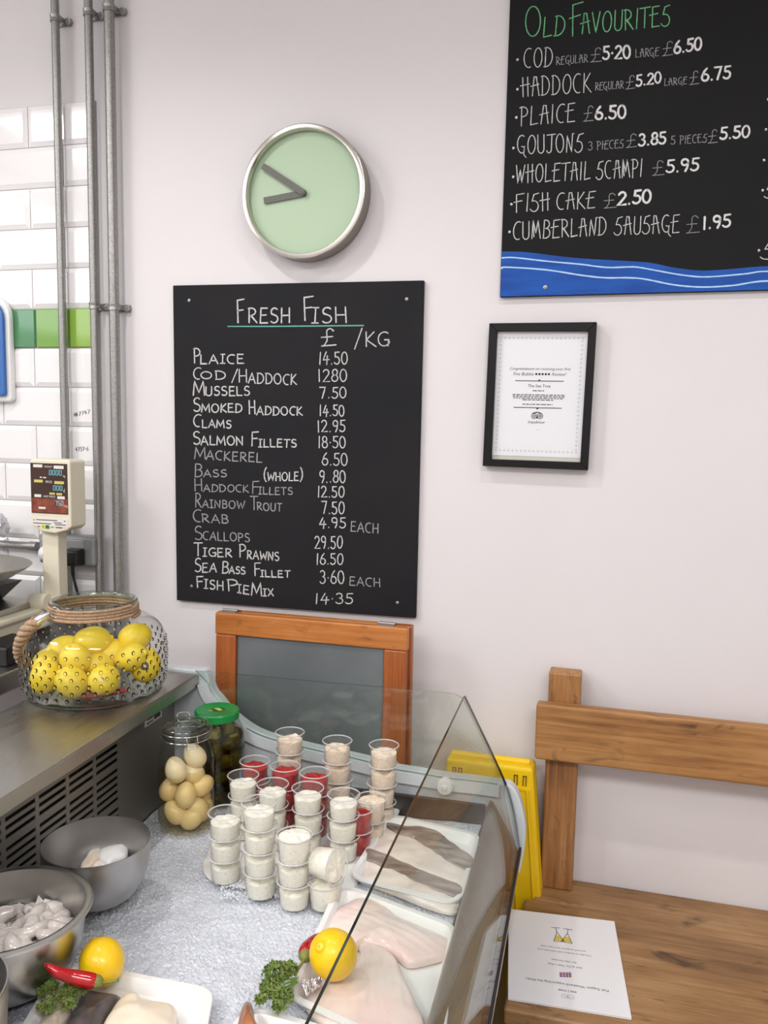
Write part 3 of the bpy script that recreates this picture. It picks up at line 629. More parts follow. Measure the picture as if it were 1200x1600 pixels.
for (s, x0, x1, y, h) in (('14.50', 498, 543, 569, 19), ('1280', 497, 542, 596, 19), ('7.50', 500, 541, 622, 17), ('14.50', 499, 538, 650, 17), ('12.95', 496, 539, 675, 18), ('18*50', 497, 540, 700, 18), ('6.50', 503, 543, 727, 19), ('9..80', 499, 540, 754, 19),
                          ('12.50', 496, 538, 777, 17), ('7.50', 503, 538, 803, 19), ('4.95', 499, 540, 825, 16), ('29.50', 492, 535, 857, 19), ('16.50', 494, 536, 882, 17), ('3*60', 500, 538, 912, 20), ('14*35', 492, 551, 943, 16)):
    line([(s, x0, y, x1, y, h)], lw=2.2, gap=.16)
line([('EACH', 548, 830, 591, 833, 15)], M['chalkdim'], lw=2.); line([('EACH', 546, 914, 594, 917, 13)], M['chalkdim'], lw=2.)

# ------------------------------------------------------------------ old favourites menu board
YM = -.014
bl = ony(781, 464, YM); tl_ = ony(795, 0, YM); xr = bl.x + 1.22; ztop = bl.z + 1.0
t = thing('menu_board', 'black menu board with a painted blue wave along its bottom edge', 'menu board', (bl.x + .6, 0, bl.z))
q = ony(1200, 453, YM); sl = (q.z - bl.z) / (q.x - bl.x)
MB().prism([(bl.x, YM, bl.z), (xr, YM, bl.z + sl * (xr - bl.x)), (xr, YM, ztop), (bl.x + .002, YM, ztop)], (0, .0138, 0)).build('board_panel', M['board2'], t, bevel=.0012)
mf = lambda x, y: ony(x, y, YM - .0007)
top = [(784.5, 393), (815, 393.5), (848, 397), (880, 401), (912, 404), (955, 406.5), (1000, 409), (1022, 411.5), (1053, 418), (1090, 422.5), (1120, 422), (1145, 420), (1200, 416), (1260, 418), (1340, 426), (1420, 420), (1500, 412)]
bot = lambda x: 463.4 + (x - 781) * (452.4 - 463.4) / 419
tp = crom([(a, b, 0) for a, b in top], 5); m = MB(); n = len(tp)
vs = [ony(p.x, p.y, YM - .0004) for p in tp] + [ony(p.x - (p.x - 781) * 0 - (3.0 if i == 0 else 0), bot(p.x), YM - .0004) for i, p in enumerate(tp)]
m.add(vs, [(i, i + 1, n + i + 1, n + i) for i in range(n - 1)]); m.build('painted_wave', M['blue'], t, recalc=False)
for pts, wd in (([(784, 403), (804, 402.5), (853, 408), (908, 413), (930, 416), (954, 418), (985, 417), (1000, 418), (1022, 422), (1068, 430), (1105, 432.6), (1163, 428), (1200, 424), (1280, 430), (1400, 436), (1500, 425)], 2.2),
                ([(784, 420), (791, 417.5), (853, 421.6), (908, 430), (945, 434), (980, 434), (1007, 436), (1053, 445), (1097, 448.5), (1145, 446), (1200, 439), (1280, 446), (1400, 450), (1500, 440)], 2.4)):
    m = MB(); ribbon(m, [(p.x, p.y) for p in crom([(a, b, 0) for a, b in pts], 6)], wd, lambda x, y: ony(x, y, YM - .0008)); m.build('wave_crest', M['foam'], t, recalc=False)
screw(ony(852, 449, YM - .0005), t, .0048)
def mline(segs, ms=None):
    m = MB()
    for s in segs:
        txt, x0, y0, x1, y1, h = s[:6]; lw = s[6] if len(s) > 6 else 1.7; mi = s[7] if len(s) > 7 else 0
        write(m, txt, x0, y0, x1, y1, h, mapf=mf, lw=lw * .88, style=MENU, mi=mi, gap=.14, jit=.015, slant=.03)
    m.build('chalk_line', ms or [M['chalk'], M['chalkdim'], M['chalkbold']], t, recalc=False, weld=False)
PD = '\u00a3'
mline([('O', 820, 58, 845, 57, 47, 2.), ('LD', 848, 58, 882, 55, 31, 2.), ('F', 892, 54, 909, 52, 49, 2.), ('AVOURITES', 908, 53, 1047, 40, 32, 2.)], M['chalkgreen'])
mline([('*', 805, 99, 810, 99, 12, 4.5, 2), ('COD', 818, 106, 863, 103, 30), ('REGULAR', 869, 101.5, 918, 97, 12.5, 1.2, 1), (PD, 922, 97, 940, 96, 22, 1.2, 1), ('5*20', 942, 93, 985, 91, 20, 3.6, 2), ('LARGE', 993, 90, 1029, 87, 13, 1.2, 1), (PD, 1034, 88, 1051, 86, 22, 1.2, 1), ('6.50', 1053, 84, 1096, 77, 19, 3.8, 2)])
mline([('*', 805, 145, 810, 145, 12, 4.5, 2), ('HADDOCK', 815, 151, 923, 144, 30), ('REGULAR', 930, 141, 974, 138, 12, 1.2, 1), (PD, 977, 139.5, 992, 138, 21, 1.2, 1), ('5.20', 994, 135, 1033, 129, 17, 3.2, 2), ('LARGE', 1038, 134, 1073, 131, 11, 1.2, 1), (PD, 1077, 132.5, 1092, 131, 21, 1.2, 1), ('6.75', 1096, 127, 1141, 122, 19, 3.8, 2)])
mline([('*', 804, 189, 809, 189, 12, 4.5, 2), ('PLAICE', 813, 196, 898, 190, 29), (PD, 911, 190, 927, 189, 24, 1.2, 1), ('6.50', 930, 187, 978, 184, 20, 3.8, 2)])
mline([('*', 799, 237, 804, 237, 12, 4.5, 2), ('GOUJONS', 808, 241, 910, 237, 29), ('3 PIECES', 919, 234.5, 974, 231, 13, 1.2, 1), (PD, 978, 231, 995, 229.5, 21, 1.2, 1), ('3.85', 998, 228, 1040, 224, 18, 3.6, 2), ('5 PIECES', 1048, 226, 1104, 222, 13, 1.2, 1), (PD, 1106, 224, 1121, 223, 21, 1.2, 1), ('5.50', 1125, 218, 1171, 214, 18, 3.6, 2)])
mline([('*', 799, 282, 804, 282, 12, 4.5, 2), ('WHOLETAIL', 806, 286, 922, 280, 28), ('SCAMPI', 932, 280, 1003, 276, 28), (PD, 1019, 274.5, 1038, 273.5, 23, 1.2, 1), ('5.95', 1041, 270, 1091, 266, 19, 3.6, 2)])
mline([('*', 796.5, 325, 801.5, 325, 12, 4.5, 2), ('FISH', 805, 331, 858, 329, 28), ('CAKE', 869, 328, 929, 325, 26), (PD, 943, 325, 963, 324, 23, 1.2, 1), ('2.50', 965, 321, 1017, 316, 20, 4.0, 2)])
mline([('*', 793, 368, 798, 368, 12, 4.5, 2), ('CUMBERLAND', 801, 375, 947, 367, 28), ('SAUSAGE', 960, 367.5, 1061, 363, 28), (PD, 1072, 364, 1093, 363, 27, 1.2, 1), ('1.95', 1098, 358, 1141, 354, 19, 3.8, 2)])
mline([('*', 1197, 161, 1202, 161, 12, 4.5, 2), ('*', 1194, 208, 1199, 208, 12, 4.5, 2), ('*', 1191, 256, 1196, 256, 12, 4.5, 2), ('*', 1188.5, 303, 1193.5, 303, 12, 4.5, 2), ('*', 1182.5, 397, 1187.5, 397, 12, 4.5, 2), ('S', 1195, 310, 1213, 309, 23, 1.7, 0), ('S', 1189, 405, 1212, 404, 27, 1.7, 0)])

# ------------------------------------------------------------------ framed certificate
YF = -.028
out = [ony(*q, YF) for q in ((764.5, 505), (932.5, 503), (918.5, 735), (754, 728))]
inn = [ony(*q, YF) for q in ((776.5, 517.5), (919, 517.5), (906.5, 722.5), (767.5, 717.5))]
t = thing('picture_frame', 'black picture frame holding a white printed certificate below the menu board', 'picture frame', ((out[2].x + out[3].x) / 2, 0, out[2].z))
for i in range(4):
    j = (i + 1) % 4; D = Vector((0, .0265, 0))
    MB().hexa([out[i], out[j], inn[j], inn[i]], [out[i] + D, out[j] + D, inn[j] + D, inn[i] + D]).build('frame_bar', M['frame'], t, bevel=.0012)
yb = -.014
pp = [Vector((v.x, yb, v.z)) for v in inn]; ctr = sum(pp, Vector()) / 4
bk = [ctr + (v - ctr) * 1.04 for v in pp]
MB().prism([bk[3], bk[2], bk[1], bk[0]], (0, .006, 0)).build('mount', mat('cream_mount', (214, 212, 200), .8), t)
crt = [ony(776.5, 517.5, yb - .001), ony(921, 517.5, yb - .001), ony(907, 716, yb - .001), ony(768, 711, yb - .001)]
MB().prism([crt[3], crt[2], crt[1], crt[0]], (0, .0006, 0)).build('certificate', M['paper'], t)
mfc = quadmap(*[ony(*q, yb - .0014) for q in ((776.5, 517.5), (919, 517.5), (906.5, 722.5), (767.5, 717.5))])
ASP = .70; m = MB()
zc = lambda X, Y: ((X - (205 - (Y - 155) * .042)) / 805, (Y - 155) / 1155)   # zoom coords -> (s,t)
def prt(txt, X0, X1, Y, mi=0, sh=0., hk=1.): 
    s0, tt = zc(X0, Y); s1, _ = zc(X1, Y); printed(m, txt, (s0 + s1) / 2, tt, s1 - s0, mfc, mi, sh, hk, ASP)
prt('Congratulations on receiving your first', 325, 865, 485, 0, .25); prt('Five Bubble', 355, 540, 532, 0, .25); prt('Review!', 700, 828, 532, 0, .25)
for i in range(5): s, tt = zc(562 + i * 28, 533); sdisc(m, s, tt, .013, mfc, 1, 0, ASP, 12)
prt('The Sea Tree', 487, 690, 637, 1); 
def dashes(Y, X0, X1, h=.0035):      # body text too small to read in the photo: rows of word-long strokes
    x = X0
    while x < X1:
        l = RND.uniform(14, 44); s0, tt = zc(x, Y); s1, _ = zc(min(X1, x + l), Y); srect(m, s0, tt - h, s1, tt + h, mfc, 0); x += l + 8
for y, a, b in ((681, 530, 640), (718, 350, 818), (733, 352, 815), (748, 356, 808), (763, 440, 715), (803, 440, 710)): dashes(y, a, b)
for y, a, b in ((594, 374, 806), (833, 360, 790)):
    s0, tt = zc(a, y); s1, _ = zc(b, y); srect(m, s0, tt - .003, s1, tt + .003, mfc, 1)
s, tt = zc(590, 587); sdisc(m, s, tt, .012, mfc, 1, 0, ASP * .6); s, tt = zc(575, 841); sdisc(m, s, tt, .012, mfc, 1, 0, ASP * .6)
for X in (546, 600):
    s, tt = zc(X, 907); sdisc(m, s, tt, .033, mfc, 1, .026, ASP); sdisc(m, s, tt, .018, mfc, 1, .011, ASP); sdisc(m, s, tt, .006, mfc, 1, 0, ASP)
s0, tt = zc(528, 878); s1, _ = zc(618, 878)
arc = [(s0 + (s1 - s0) * i / 12, tt + .004 - .012 * math.sin(PI * i / 12)) for i in range(13)]
m.add([mfc(*q) for q in arc] + [mfc(q[0], q[1] + .008) for q in arc], [(i, i + 1, 14 + i, 13 + i) for i in range(12)], 1)
s, tt = zc(573, 925); srect(m, s - .008, tt - .014, s + .008, tt + .004, mfc, 1)
prt('tripadvisor', 490, 645, 960, 1); s, tt = zc(580, 1030); sdisc(m, s, tt, .004, mfc, 1, 0, ASP)
for i in range(20):
    for e in (.055, .94): s = .05 + .9 * i / 19; sdisc(m, s, e if e < .5 else .925, .011, mfc, 2, .006, ASP, 8)
for i in range(26):
    for e in (.05, .945): sdisc(m, e, .075 + .83 * i / 25, .011, mfc, 2, .006, ASP, 8)
m.build('print', [M['ink'], M['inkd'], M['inkl']], t, recalc=False, weld=False)
gq = [Vector((v.x, -.017, v.z)) for v in inn]
MB().prism([gq[3], gq[2], gq[1], gq[0]], (0, .0008, 0)).build('glazing', clear('picture_glass', (253, 253, 253), 1.4, .01, .6), t)

# ------------------------------------------------------------------ folded A-frame chalkboard
t = thing('pavement_sign', 'folded wooden A-frame chalkboard standing between the display counter and the wall', 'chalkboard', (-.67, -.1, 0))
def yf(z): return -.125 - .035 * (1.1 - z) / 1.1
def fp(px, py, off=0.):                      # pixel -> front-frame plane (leans back a little)
    y = -.13
    for _ in range(6): p = ony(px, py, y + off); y = yf(p.z)
    return ony(px, py, y + off)
TL, TR = fp(336, 959), fp(637, 980); zt = (TL.z + TR.z) / 2; xl, xr_ = TL.x, TR.x; zr = fp(480, 1003).z - .0
def fbox(x0, x1, z0, z1, y0, y1, name, m, par):
    b = MB(); b.hexa([(x0, yf(z0) + y0, z0), (x1, yf(z0) + y0, z0), (x1, yf(z0) + y1, z0), (x0, yf(z0) + y1, z0)], [(x0, yf(z1) + y0, z1), (x1, yf(z1) + y0, z1), (x1, yf(z1) + y1, z1), (x0, yf(z1) + y1, z1)])
    return b.build(name, m, par, bevel=.003)
fbox(xl, xr_, zt - .053, zt, 0, .022, 'top_rail', M['orangewood'], t)
fbox(xl + .002, xl + .055, 0, zt - .0535, .0, .022, 'stile', M['orangewood_v'], t)
fbox(xr_ - .055, xr_ - .002, 0, zt - .0535, .0, .022, 'stile', M['orangewood_v'], t)
fbox(xl + .0555, xr_ - .0555, .22, .27, .0, .022, 'bottom_rail', M['orangewood'], t)
fbox(xl + .0555, xr_ - .0555, .2705, zt - .0537, .008, .016, 'writing_panel', M['slate'], t)
def yb_(z): return yf(z) + .024 + .05 * (zt - z) / zt
for x0, x1 in ((xl + .004, xl + .055), (xr_ - .052, xr_ + .004)):
    b = MB(); b.hexa([(x0, yb_(0), 0), (x1, yb_(0), 0), (x1, yb_(0) + .022, 0), (x0, yb_(0) + .022, 0)], [(x0, yb_(zt), zt), (x1, yb_(zt), zt), (x1, yb_(zt) + .022, zt), (x0, yb_(zt) + .022, zt)]); b.build('rear_leg', M['orangewood_v'], t, bevel=.003)
b = MB(); b.hexa([(xl + .0555, yb_(zt - .05), zt - .05), (xr_ - .0525, yb_(zt - .05), zt - .05), (xr_ - .0525, yb_(zt - .05) + .022, zt - .05), (xl + .0555, yb_(zt - .05) + .022, zt - .05)], [(xl + .0555, yb_(zt), zt), (xr_ - .0525, yb_(zt), zt), (xr_ - .0525, yb_(zt) + .022, zt), (xl + .0555, yb_(zt) + .022, zt)]); b.build('rear_rail', M['orangewood'], t, bevel=.003)
for x in (xl + .03, xr_ - .055):
    b = MB(); y = yf(zt) + .023; b.box((x - .02, y - .014, zt), (x + .02, y + .014, zt + .002)); b.lathe([(.0035, -.02), (.0035, .02)], (x, y, zt + .003), 10, 0, 'x', True, True); b.build('hinge', M['galv'], t)

# ------------------------------------------------------------------ folded yellow floor sign
t = thing('wet_floor_sign', 'folded yellow plastic floor sign behind the end of the counter beside the bench', 'floor sign', (-.25, -.1, 0))
YS = -.105
A, B, C_, D_ = ony(697, 1187, YS), ony(833, 1202, YS), ony(846, 1420, YS), ony(697, 1420, YS)
zb_ = .0; k = (C_.x - B.x) / (B.z - C_.z); xb = B.x + k * B.z
for off in (0., .034):
    MB().hexa([(A.x - .01, YS + off, .006), (xb, YS + off, .006), (xb, YS + off + .03, .006), (A.x - .01, YS + off + .03, .006)], [(A.x, YS + off, B.z), (B.x, YS + off, B.z), (B.x, YS + off + .03, B.z), (A.x, YS + off + .03, B.z)]).build('panel', M['yellow'], t, bevel=.008, seg=3)
b = MB()
for x in (B.x - .052, B.x - .012): b.tube([(x, YS - .0022, B.z - .05), (x + k * .4, YS - .0022, B.z - .46)], .0028, 8)
b.build('panel_rib', M['yellow'], t)
MB().box((A.x + .004, YS - .003, B.z - .052), (B.x - .004, YS - .0004, B.z - .046)).build('band_ridge', M['yellow'], t)
for x in (A.x + .02, A.x + .034, B.x - .038, B.x - .018):
    b = MB(); b.box((x - .0045, YS - .0015, B.z - .042), (x - .002, YS - .0002, B.z - .018)); b.box((x + .002, YS - .0015, B.z - .042), (x + .0045, YS - .0002, B.z - .018)); b.box((x - .0045, YS - .0015, B.z - .02), (x + .0045, YS - .0002, B.z - .018)); b.build('hinge_mark', M['yellow_dk'], t)
b = MB(); b.lathe([(.008, -.09), (.008, .09)], ((A.x + B.x) / 2, YS + .031, B.z + .002), 12, 0, 'x', True, True); b.build('hinge_bar', M['yellow'], t, smooth=40)

# ------------------------------------------------------------------ wooden bench
ZS = .468; BX1 = 1.18
t = thing('wooden_bench', 'worn pine bench with a plank backrest against the wall', 'bench', (.5, -.27, 0))
pa, pb, pt = ony(846, 1393, -.062), ony(896, 1400, -.062), ony(879, 1052, -.062)
def post(x): MB().box((x, -.062, ZS + .0006), (x + .072, -.014, pt.z)).build('back_post', M['bench_v'], t, bevel=.004)
post(-.126); post(BX1 - .2)
ra, rb_ = ony(838, 1100, -.096), ony(833, 1186, -.096)
MB().box((ra.x, -.096, rb_.z), (BX1 - .03, -.0625, ra.z)).build('back_rail', M['bench'], t, bevel=.006, seg=3)
sf = onz(796, 1574, ZS); sl_ = onz(820, 1402, ZS).x
MB().box((sl_, sf.y - .006, ZS - .034), (BX1, -.115, ZS)).build('seat_plank', M['bench_seat'], t, bevel=.007, seg=3)
b = MB(); b.box((sl_ + .02, -.1142, ZS - .034), (BX1 - .01, -.004, ZS)); b.build('seat_plank', M['bench_seat'], t, bevel=.004)
for x in (sl_ + .03, BX1 - .1):
    for y in (sf.y + .03, -.075): MB().box((x, y, 0), (x + .065, y + .06, ZS - .0345)).build('leg', M['bench_v'], t, bevel=.004)
MB().box((sl_ + .04, sf.y + .045, ZS - .1), (BX1 - .05, sf.y + .065, ZS - .0345)).build('apron', M['bench'], t, bevel=.003)

# flyer on the bench
ZP = ZS + .0062
fl = [onz(*q, ZP) for q in ((803, 1421), (960, 1439), (987, 1590), (797, 1559))]
fl[0].x -= .012; fl[3].x -= .004
t = thing('flyer', 'white printed flyer lying upside down on the bench seat', 'flyer', ((fl[0].x + fl[2].x) / 2, (fl[0].y + fl[2].y) / 2, ZS + .0005))
base = [Vector((v.x, v.y, ZS + .0006)) for v in fl]
MB().prism([base[3], base[2], base[1], base[0]], (0, 0, .0052)).build('sheet', M['paper'], t, bevel=.0006)
mq = quadmap(fl[2], fl[3], fl[0], fl[1]); fmap = lambda s, tt: mq(s, tt) - Vector((0, 0, .0062 - .0061))
FA = .71; m = MB()
def fp_(txt, cx, cy, wd, mi=0, sh=0.): printed(m, txt, cx, cy, wd, fmap, mi, sh, 1.1, FA)
m.tube([(fmap(.47, .095) + Vector((0, 0, .0003))), fmap(.5, .088) + Vector((0, 0, .0003)), fmap(.53, .1) + Vector((0, 0, .0003))], .0006, 6, 2); sdisc(m, .475, .1, .03, fmap, 2, .024, FA); sdisc(m, .525, .1, .03, fmap, 2, .024, FA)
fp_('sea | tree', .5, .15, .15, 1); fp_('Fish Supper Weekend supporting the RNLI', .5, .215, .69, 1)
for i in range(4):                          # small flag
    for j in range(3):
        srect(m, .455 + i * .026, .295 + j * .017 - i * .004, .477 + i * .026, .309 + j * .017 - i * .004, fmap, 3 if (i + j) % 2 == 0 else 4)
m2 = [(.448, .292), (.448, .35), (.555, .28)]
fp_("Join us for 'Fish n Fizz'", .505, .405, .3, 0); fp_('Sat 14th October', .51, .455, .22, 0)
fp_('Free glass of prosecco with each adult meal', .5, .55, .47, 0); fp_("and we'll donate \u00a31 from each meal", .505, .592, .4, 0)
rl = lambda pts, wd=.006, mi=0: ribbon(m, [(a * 300, b * 300) for a, b in pts], wd * 300, lambda a, b: fmap(a / 300, b / 300), mi)
for cx, an in ((.46, .10), (.545, -.10)):  # two fizz glasses, printed upright for the reader
    T = lambda u, v: (cx + u * math.cos(an) - v * math.sin(an) * 1.0, .735 + (v * math.cos(an) + u * math.sin(an)) * FA)
    m.add([fmap(*T(-.042, -.085)), fmap(*T(.042, -.085)), fmap(*T(.018, -.0)), fmap(*T(-.018, -.0))], [(0, 1, 2, 3)], 5)
    rl([T(-.05, -.095), T(0, .06)]); rl([T(.05, -.095), T(0, .06)]); rl([T(-.05, -.095), T(.05, -.095)], .004); rl([T(0, .06), T(0, .13)]); rl([T(-.04, .132), T(.04, .132)])
m.build('print', [M['ink'], M['inkd'], M['inkl'], M['inkred'], M['dispblue'], M['inkyel']], t, recalc=False, weld=False)

# ------------------------------------------------------------------ display counter (local frame: u along x, v towards the camera)
YE, ANG, VL = -.23, math.radians(1.45), 1.52
ROT = Matrix.Rotation(ANG, 3, 'Z')
ct = thing('display_counter', 'stainless refrigerated fish display counter with glass front and steel worktop', 'counter', (0, YE, 0)); ct.rotation_euler = (0, 0, ANG)
def loc(p): q = ROT.inverted() @ (Vector(p) - Vector((0, YE, 0))); return q
def wld(u, v, z): return ROT @ Vector((u, -v, z)) + Vector((0, YE, 0))
O0 = (0, 0, 0)
def cpart(mb, name, ms, **kw): return mb.build(name, ms, ct, origin=O0, **kw)
ZW, UE, UV = .96, -.905, -.968
cpart(MB().box((-1.165, 0, ZW - .030), (UE, -VL, ZW)), 'worktop', M['steel'], bevel=.003, seg=3)
cpart(MB().box((-1.12, 0, .12), (UV - .03, -VL, ZW - .0305)), 'cabinet_body', M['steel_dk'])
cpart(MB().box((-1.10, -.02, 0), (-.22, -VL + .04, .12)), 'plinth', M['black'])
# slotted vent panel
vm = MB(); z0, z1 = .63, ZW - .031; v0 = .235; pitch = .088; ncol = 14
vm.box((UV - .003, 0, z0), (UV, -v0, z1))
for i in range(ncol + 1): vm.box((UV - .003, -(v0 + i * pitch - (.0 if i == 0 else .004)), z0), (UV, -(v0 + i * pitch + .006), z1))
zz = z1 - .004; rows = 0
while zz > z0 + .02:
    gapb = .0078 if rows % 5 else .015
    vm.box((UV - .0028, -v0, zz - gapb), (UV - .0002, -VL, zz)); zz -= gapb + .0075; rows += 1
vm.box((UV - .003, -v0, z0), (UV, -VL, zz))
cpart(vm, 'vent_panel', mat('vent_steel', (150, 145, 138), .42, .7))
cpart(MB().box((UV - .029, 0, .6), (UV - .018, -VL, z1)), 'vent_shade', M['dark'])  # near-black sheet standing in for the shade behind the slots
lm = MB(); la = loc(on(236, 1127, 0, UV + .002)); lb = loc(on(259, 1100, 0, UV + .002))
va, vb = -la.y, -lb.y
la = [(-.06, .905), (-.135, .873)]
lm.box((UV + .0002, la[0][0], la[0][1]), (UV + .0012, la[1][0], la[1][1])); o = cpart(lm, 'rating_plate', M['pill'])
lm = MB(); lm.box((UV + .0013, -.068, .900), (UV + .0017, -.095, .878)); lm.box((UV + .0013, -.1, .896), (UV + .0017, -.128, .893)); lm.box((UV + .0013, -.1, .888), (UV + .0017, -.124, .885)); lm.box((UV + .0013, -.1, .880), (UV + .0017, -.128, .877))
lm.build('plate_print', M['ink'], o, origin=O0)
for z in (ZW - .045,): cpart(MB().lathe([(.0045, 0), (.0045, .003), (.0005, .004)], (UV, -.03, z), 12, 0, 'x'), 'catch', M['black'])
# moulded end panel: outline from the photo on the end plane
prof = [(316, 1043), (328, 1045), (339, 1075), (350, 1089), (362, 1104), (381, 1122), (407, 1139), (440, 1151), (482, 1162), (520, 1171), (560, 1180), (590, 1188), (615, 1196), (655, 1203), (700, 1211), (740, 1216), (775, 1221), (797, 1226), (809, 1240), (817, 1265), (821.5, 1295), (819, 1330), (812, 1365)]
pu = [loc(ony(x, y, YE)) for x, y in prof]; pu = [(p.x, p.z) for p in crom([(p.x, 0, p.z) for p in pu], 4)]
pb_ = pu + [(pu[-1][0] - .02, .60), (-1.11, .60), (-1.11, pu[0][1])]
def endp(v0, v1): return MB().prism([(u, -v0, z) for u, z in pb_], (0, -(v1 - v0), 0))
cpart(endp(-.03, 0), 'end_panel', M['plastic_grey'], bevel=.004, seg=2)
cpart(MB().prism([(u, -VL, z) for u, z in pb_], (0, -.03, 0)), 'end_panel', M['plastic_grey'], bevel=.004)
lip = MB(); n = len(pu); inset = []
for i, (u, z) in enumerate(pu):
    a = pu[max(0, i - 1)]; b = pu[min(n - 1, i + 1)]; d = Vector((b[0] - a[0], b[1] - a[1])).normalized(); inset.append((u + d.y * .026, z - d.x * .026))
i1 = [i for i, (u, z) in enumerate(pu) if u < -.20][-1]
for i in range(6, i1):
    q = [(pu[i][0], pu[i][1] - .002), (pu[i + 1][0], pu[i + 1][1] - .002), inset[i + 1], inset[i]]
    lip.prism([(u, -.0004, z) for u, z in q], (0, -.013, 0))
cpart(lip, 'panel_lip', M['plastic_grey'], smooth=40)
p = loc(ony(696, 1227, YE - .016)); cpart(MB().lathe([(.0005, .026), (.004, .026), (.0065, .0225), (.016, .021), (.018, .018), (.018, .0005)], (p.x, 0, p.z), 28, 0, 'y'), 'fixing_cap', M['plastic_white'], smooth=40)
# display deck (steel tank under the ice)
UI = -.238
dk = MB(); dk.box((UV + .001, -.001, .60), (UI, -VL, .655)); dk.box((UV + .02, -.0008, .655), (UI, -.012, .735)); cpart(dk, 'display_deck', M['steel_dk'])
# inner front sill under the glass
sp = [(UI, .600), (UI, .700), (-.229, .742), (-.226, .745), (-.221, .742), (-.200, .706), (-.184, .680), (-.174, .660), (-.174, .638), (-.19, .600)]
cpart(MB().prism([(u, -.001, z) for u, z in sp], (0, -VL, 0)), 'front_sill', mat('sill_steel', (150, 146, 132), .3, .85, rvar=.08, vs=6), smooth=50)
# curved front glass, end glass
ap = loc(ony(728, 1085, YE - .003)); gp = [(ap.x, ap.z), (-.232, .866), (-.205, .812), (-.1915, .782), (-.179, .745), (-.1695, .706), (-.163, .668), (-.160, .650)]
gc = [(p.x, p.z) for p in crom([(a, 0, b) for a, b in gp[1:]], 5)]; gc = [gp[0]] + gc
def offs(c, d):
    o = []
    for i in range(len(c)):
        a = c[max(0, i - 1)]; b = c[min(len(c) - 1, i + 1)]; t_ = Vector((b[0] - a[0], b[1] - a[1])).normalized(); o.append((c[i][0] + t_.y * d, c[i][1] - t_.x * d))
    return o
gi = offs(gc, .005); g = MB(); n = len(gc); V0, V1 = .003, VL - .01
g.add([(u, -V0, z) for u, z in gc] + [(u, -V1, z) for u, z in gc], [(i, i + 1, n + i + 1, n + i) for i in range(n - 1)], 0)
g.add([(u, -V0, z) for u, z in gi] + [(u, -V1, z) for u, z in gi], [(i, i + 1, n + i + 1, n + i) for i in range(n - 1)], 0)
g.add([(gc[0][0], -V0, gc[0][1]), (gc[0][0], -V1, gc[0][1]), (gi[0][0], -V1, gi[0][1]), (gi[0][0], -V0, gi[0][1])], [(0, 1, 2, 3)], 1)
for V in (V0, V1):
    g.add([(u, -V, z) for u, z in gc] + [(u, -V, z) for u, z in gi], [(i, i + 1, n + i + 1, n + i) for i in range(n - 1)], 1)
cpart(g, 'front_glass', [M['glass'], M['glass_edge']], smooth=30, recalc=False)
ge = [(312, 1043.5), (500, 1062), (690, 1080), (712, 1083), (722, 1089), (728, 1097)]
eg = [loc(ony(x, y, YE - .008)) for x, y in ge]; eg = [(p.x, p.z) for p in eg]
low = [(u - .004, z + .0) for u, z in pu if u < -.2]
down = [(gi[0][0] + (gi[k][0] - gi[0][0]), gi[k][1]) for k in range(1, n) if gi[k][1] > .80]
poly = eg + [(u - .002, z) for u, z in down] + low[::-1][:-6]
cpart(MB().prism([(u, -.0035, z) for u, z in poly], (0, -.005, 0), 0, 1), 'end_glass', [M['glass'], clear('end_glass_edge', (170, 192, 184), 1.5, .05, 2.)])
cpart(MB().box((-.1655, -.002, .6445), (-.157, -VL, .6500)), 'bottom_seal', M['black'], bevel=.001)
cpart(MB().box((-.166, -.002, .638), (-.1565, -VL, .6440)), 'bottom_strip', M['steel_polish'], bevel=.001)
cpart(MB().box((-.195, -.002, .121), (-.178, -VL, .6375)), 'front_panel', mat('dark_front_panel', (46, 42, 40), .3, .4))

# ------------------------------------------------------------------ crushed ice bed
ZI = .70
def iceh(u, v):
    h = ZI - .004 + .006 * noise.noise(Vector((u * 7, v * 7, 0))) + .0035 * noise.noise(Vector((u * 26, v * 26, 3)))
    if u < -.86: h -= .030 * min(1, (-.86 - u) / .1) * (1 if v < .35 else max(0, 1 - (v - .35) / .15))
    if v < .06: h -= .005 * (1 - v / .06)
    return h
im = MB(); du = .0042; nu = int((UI - .002 - UV - .003) / du); nv = int(1.40 / du); g = []
for j in range(nv + 1):
    for i in range(nu + 1):
        u = UV + .003 + i * du; v = .014 + j * du; e = 1 if 0 < i < nu and 0 < j < nv else 0
        h = iceh(u, v) + e * (RND.uniform(-.0011, .0014)); im.v.append(wld(u + e * RND.uniform(-.0012, .0012), v + e * RND.uniform(-.0012, .0012), h))
for j in range(nv):
    for i in range(nu): a = j * (nu + 1) + i; im.f.append((a, a + 1, a + nu + 2, a + nu + 1)); im.m.append(0)
oct_ = [(1, 0, 0), (-1, 0, 0), (0, 1, 0), (0, -1, 0), (0, 0, 1), (0, 0, -1)]; of = [(0, 2, 4), (2, 1, 4), (1, 3, 4), (3, 0, 4), (2, 0, 5), (1, 2, 5), (3, 1, 5), (0, 3, 5)]
def grain(p, r):
    R_ = Matrix.Rotation(RND.uniform(0, PI), 3, Vector((RND.uniform(-1, 1), RND.uniform(-1, 1), RND.uniform(-1, 1))).normalized())
    s = [r * RND.uniform(.5, 1.3) for _ in range(3)]
    im.add([p + R_ @ Vector((a * s[0], b * s[1], c * s[2])) for a, b, c in oct_], of, 1)
for k in range(14000):
    u = RND.uniform(UV + .01, UI - .006); v = RND.uniform(.02, 1.15) if k % 3 else RND.uniform(.02, .75)
    grain(wld(u, v, iceh(u, v) + RND.uniform(0, .0025)), RND.choice((.001, .0013, .0016, .0021)))
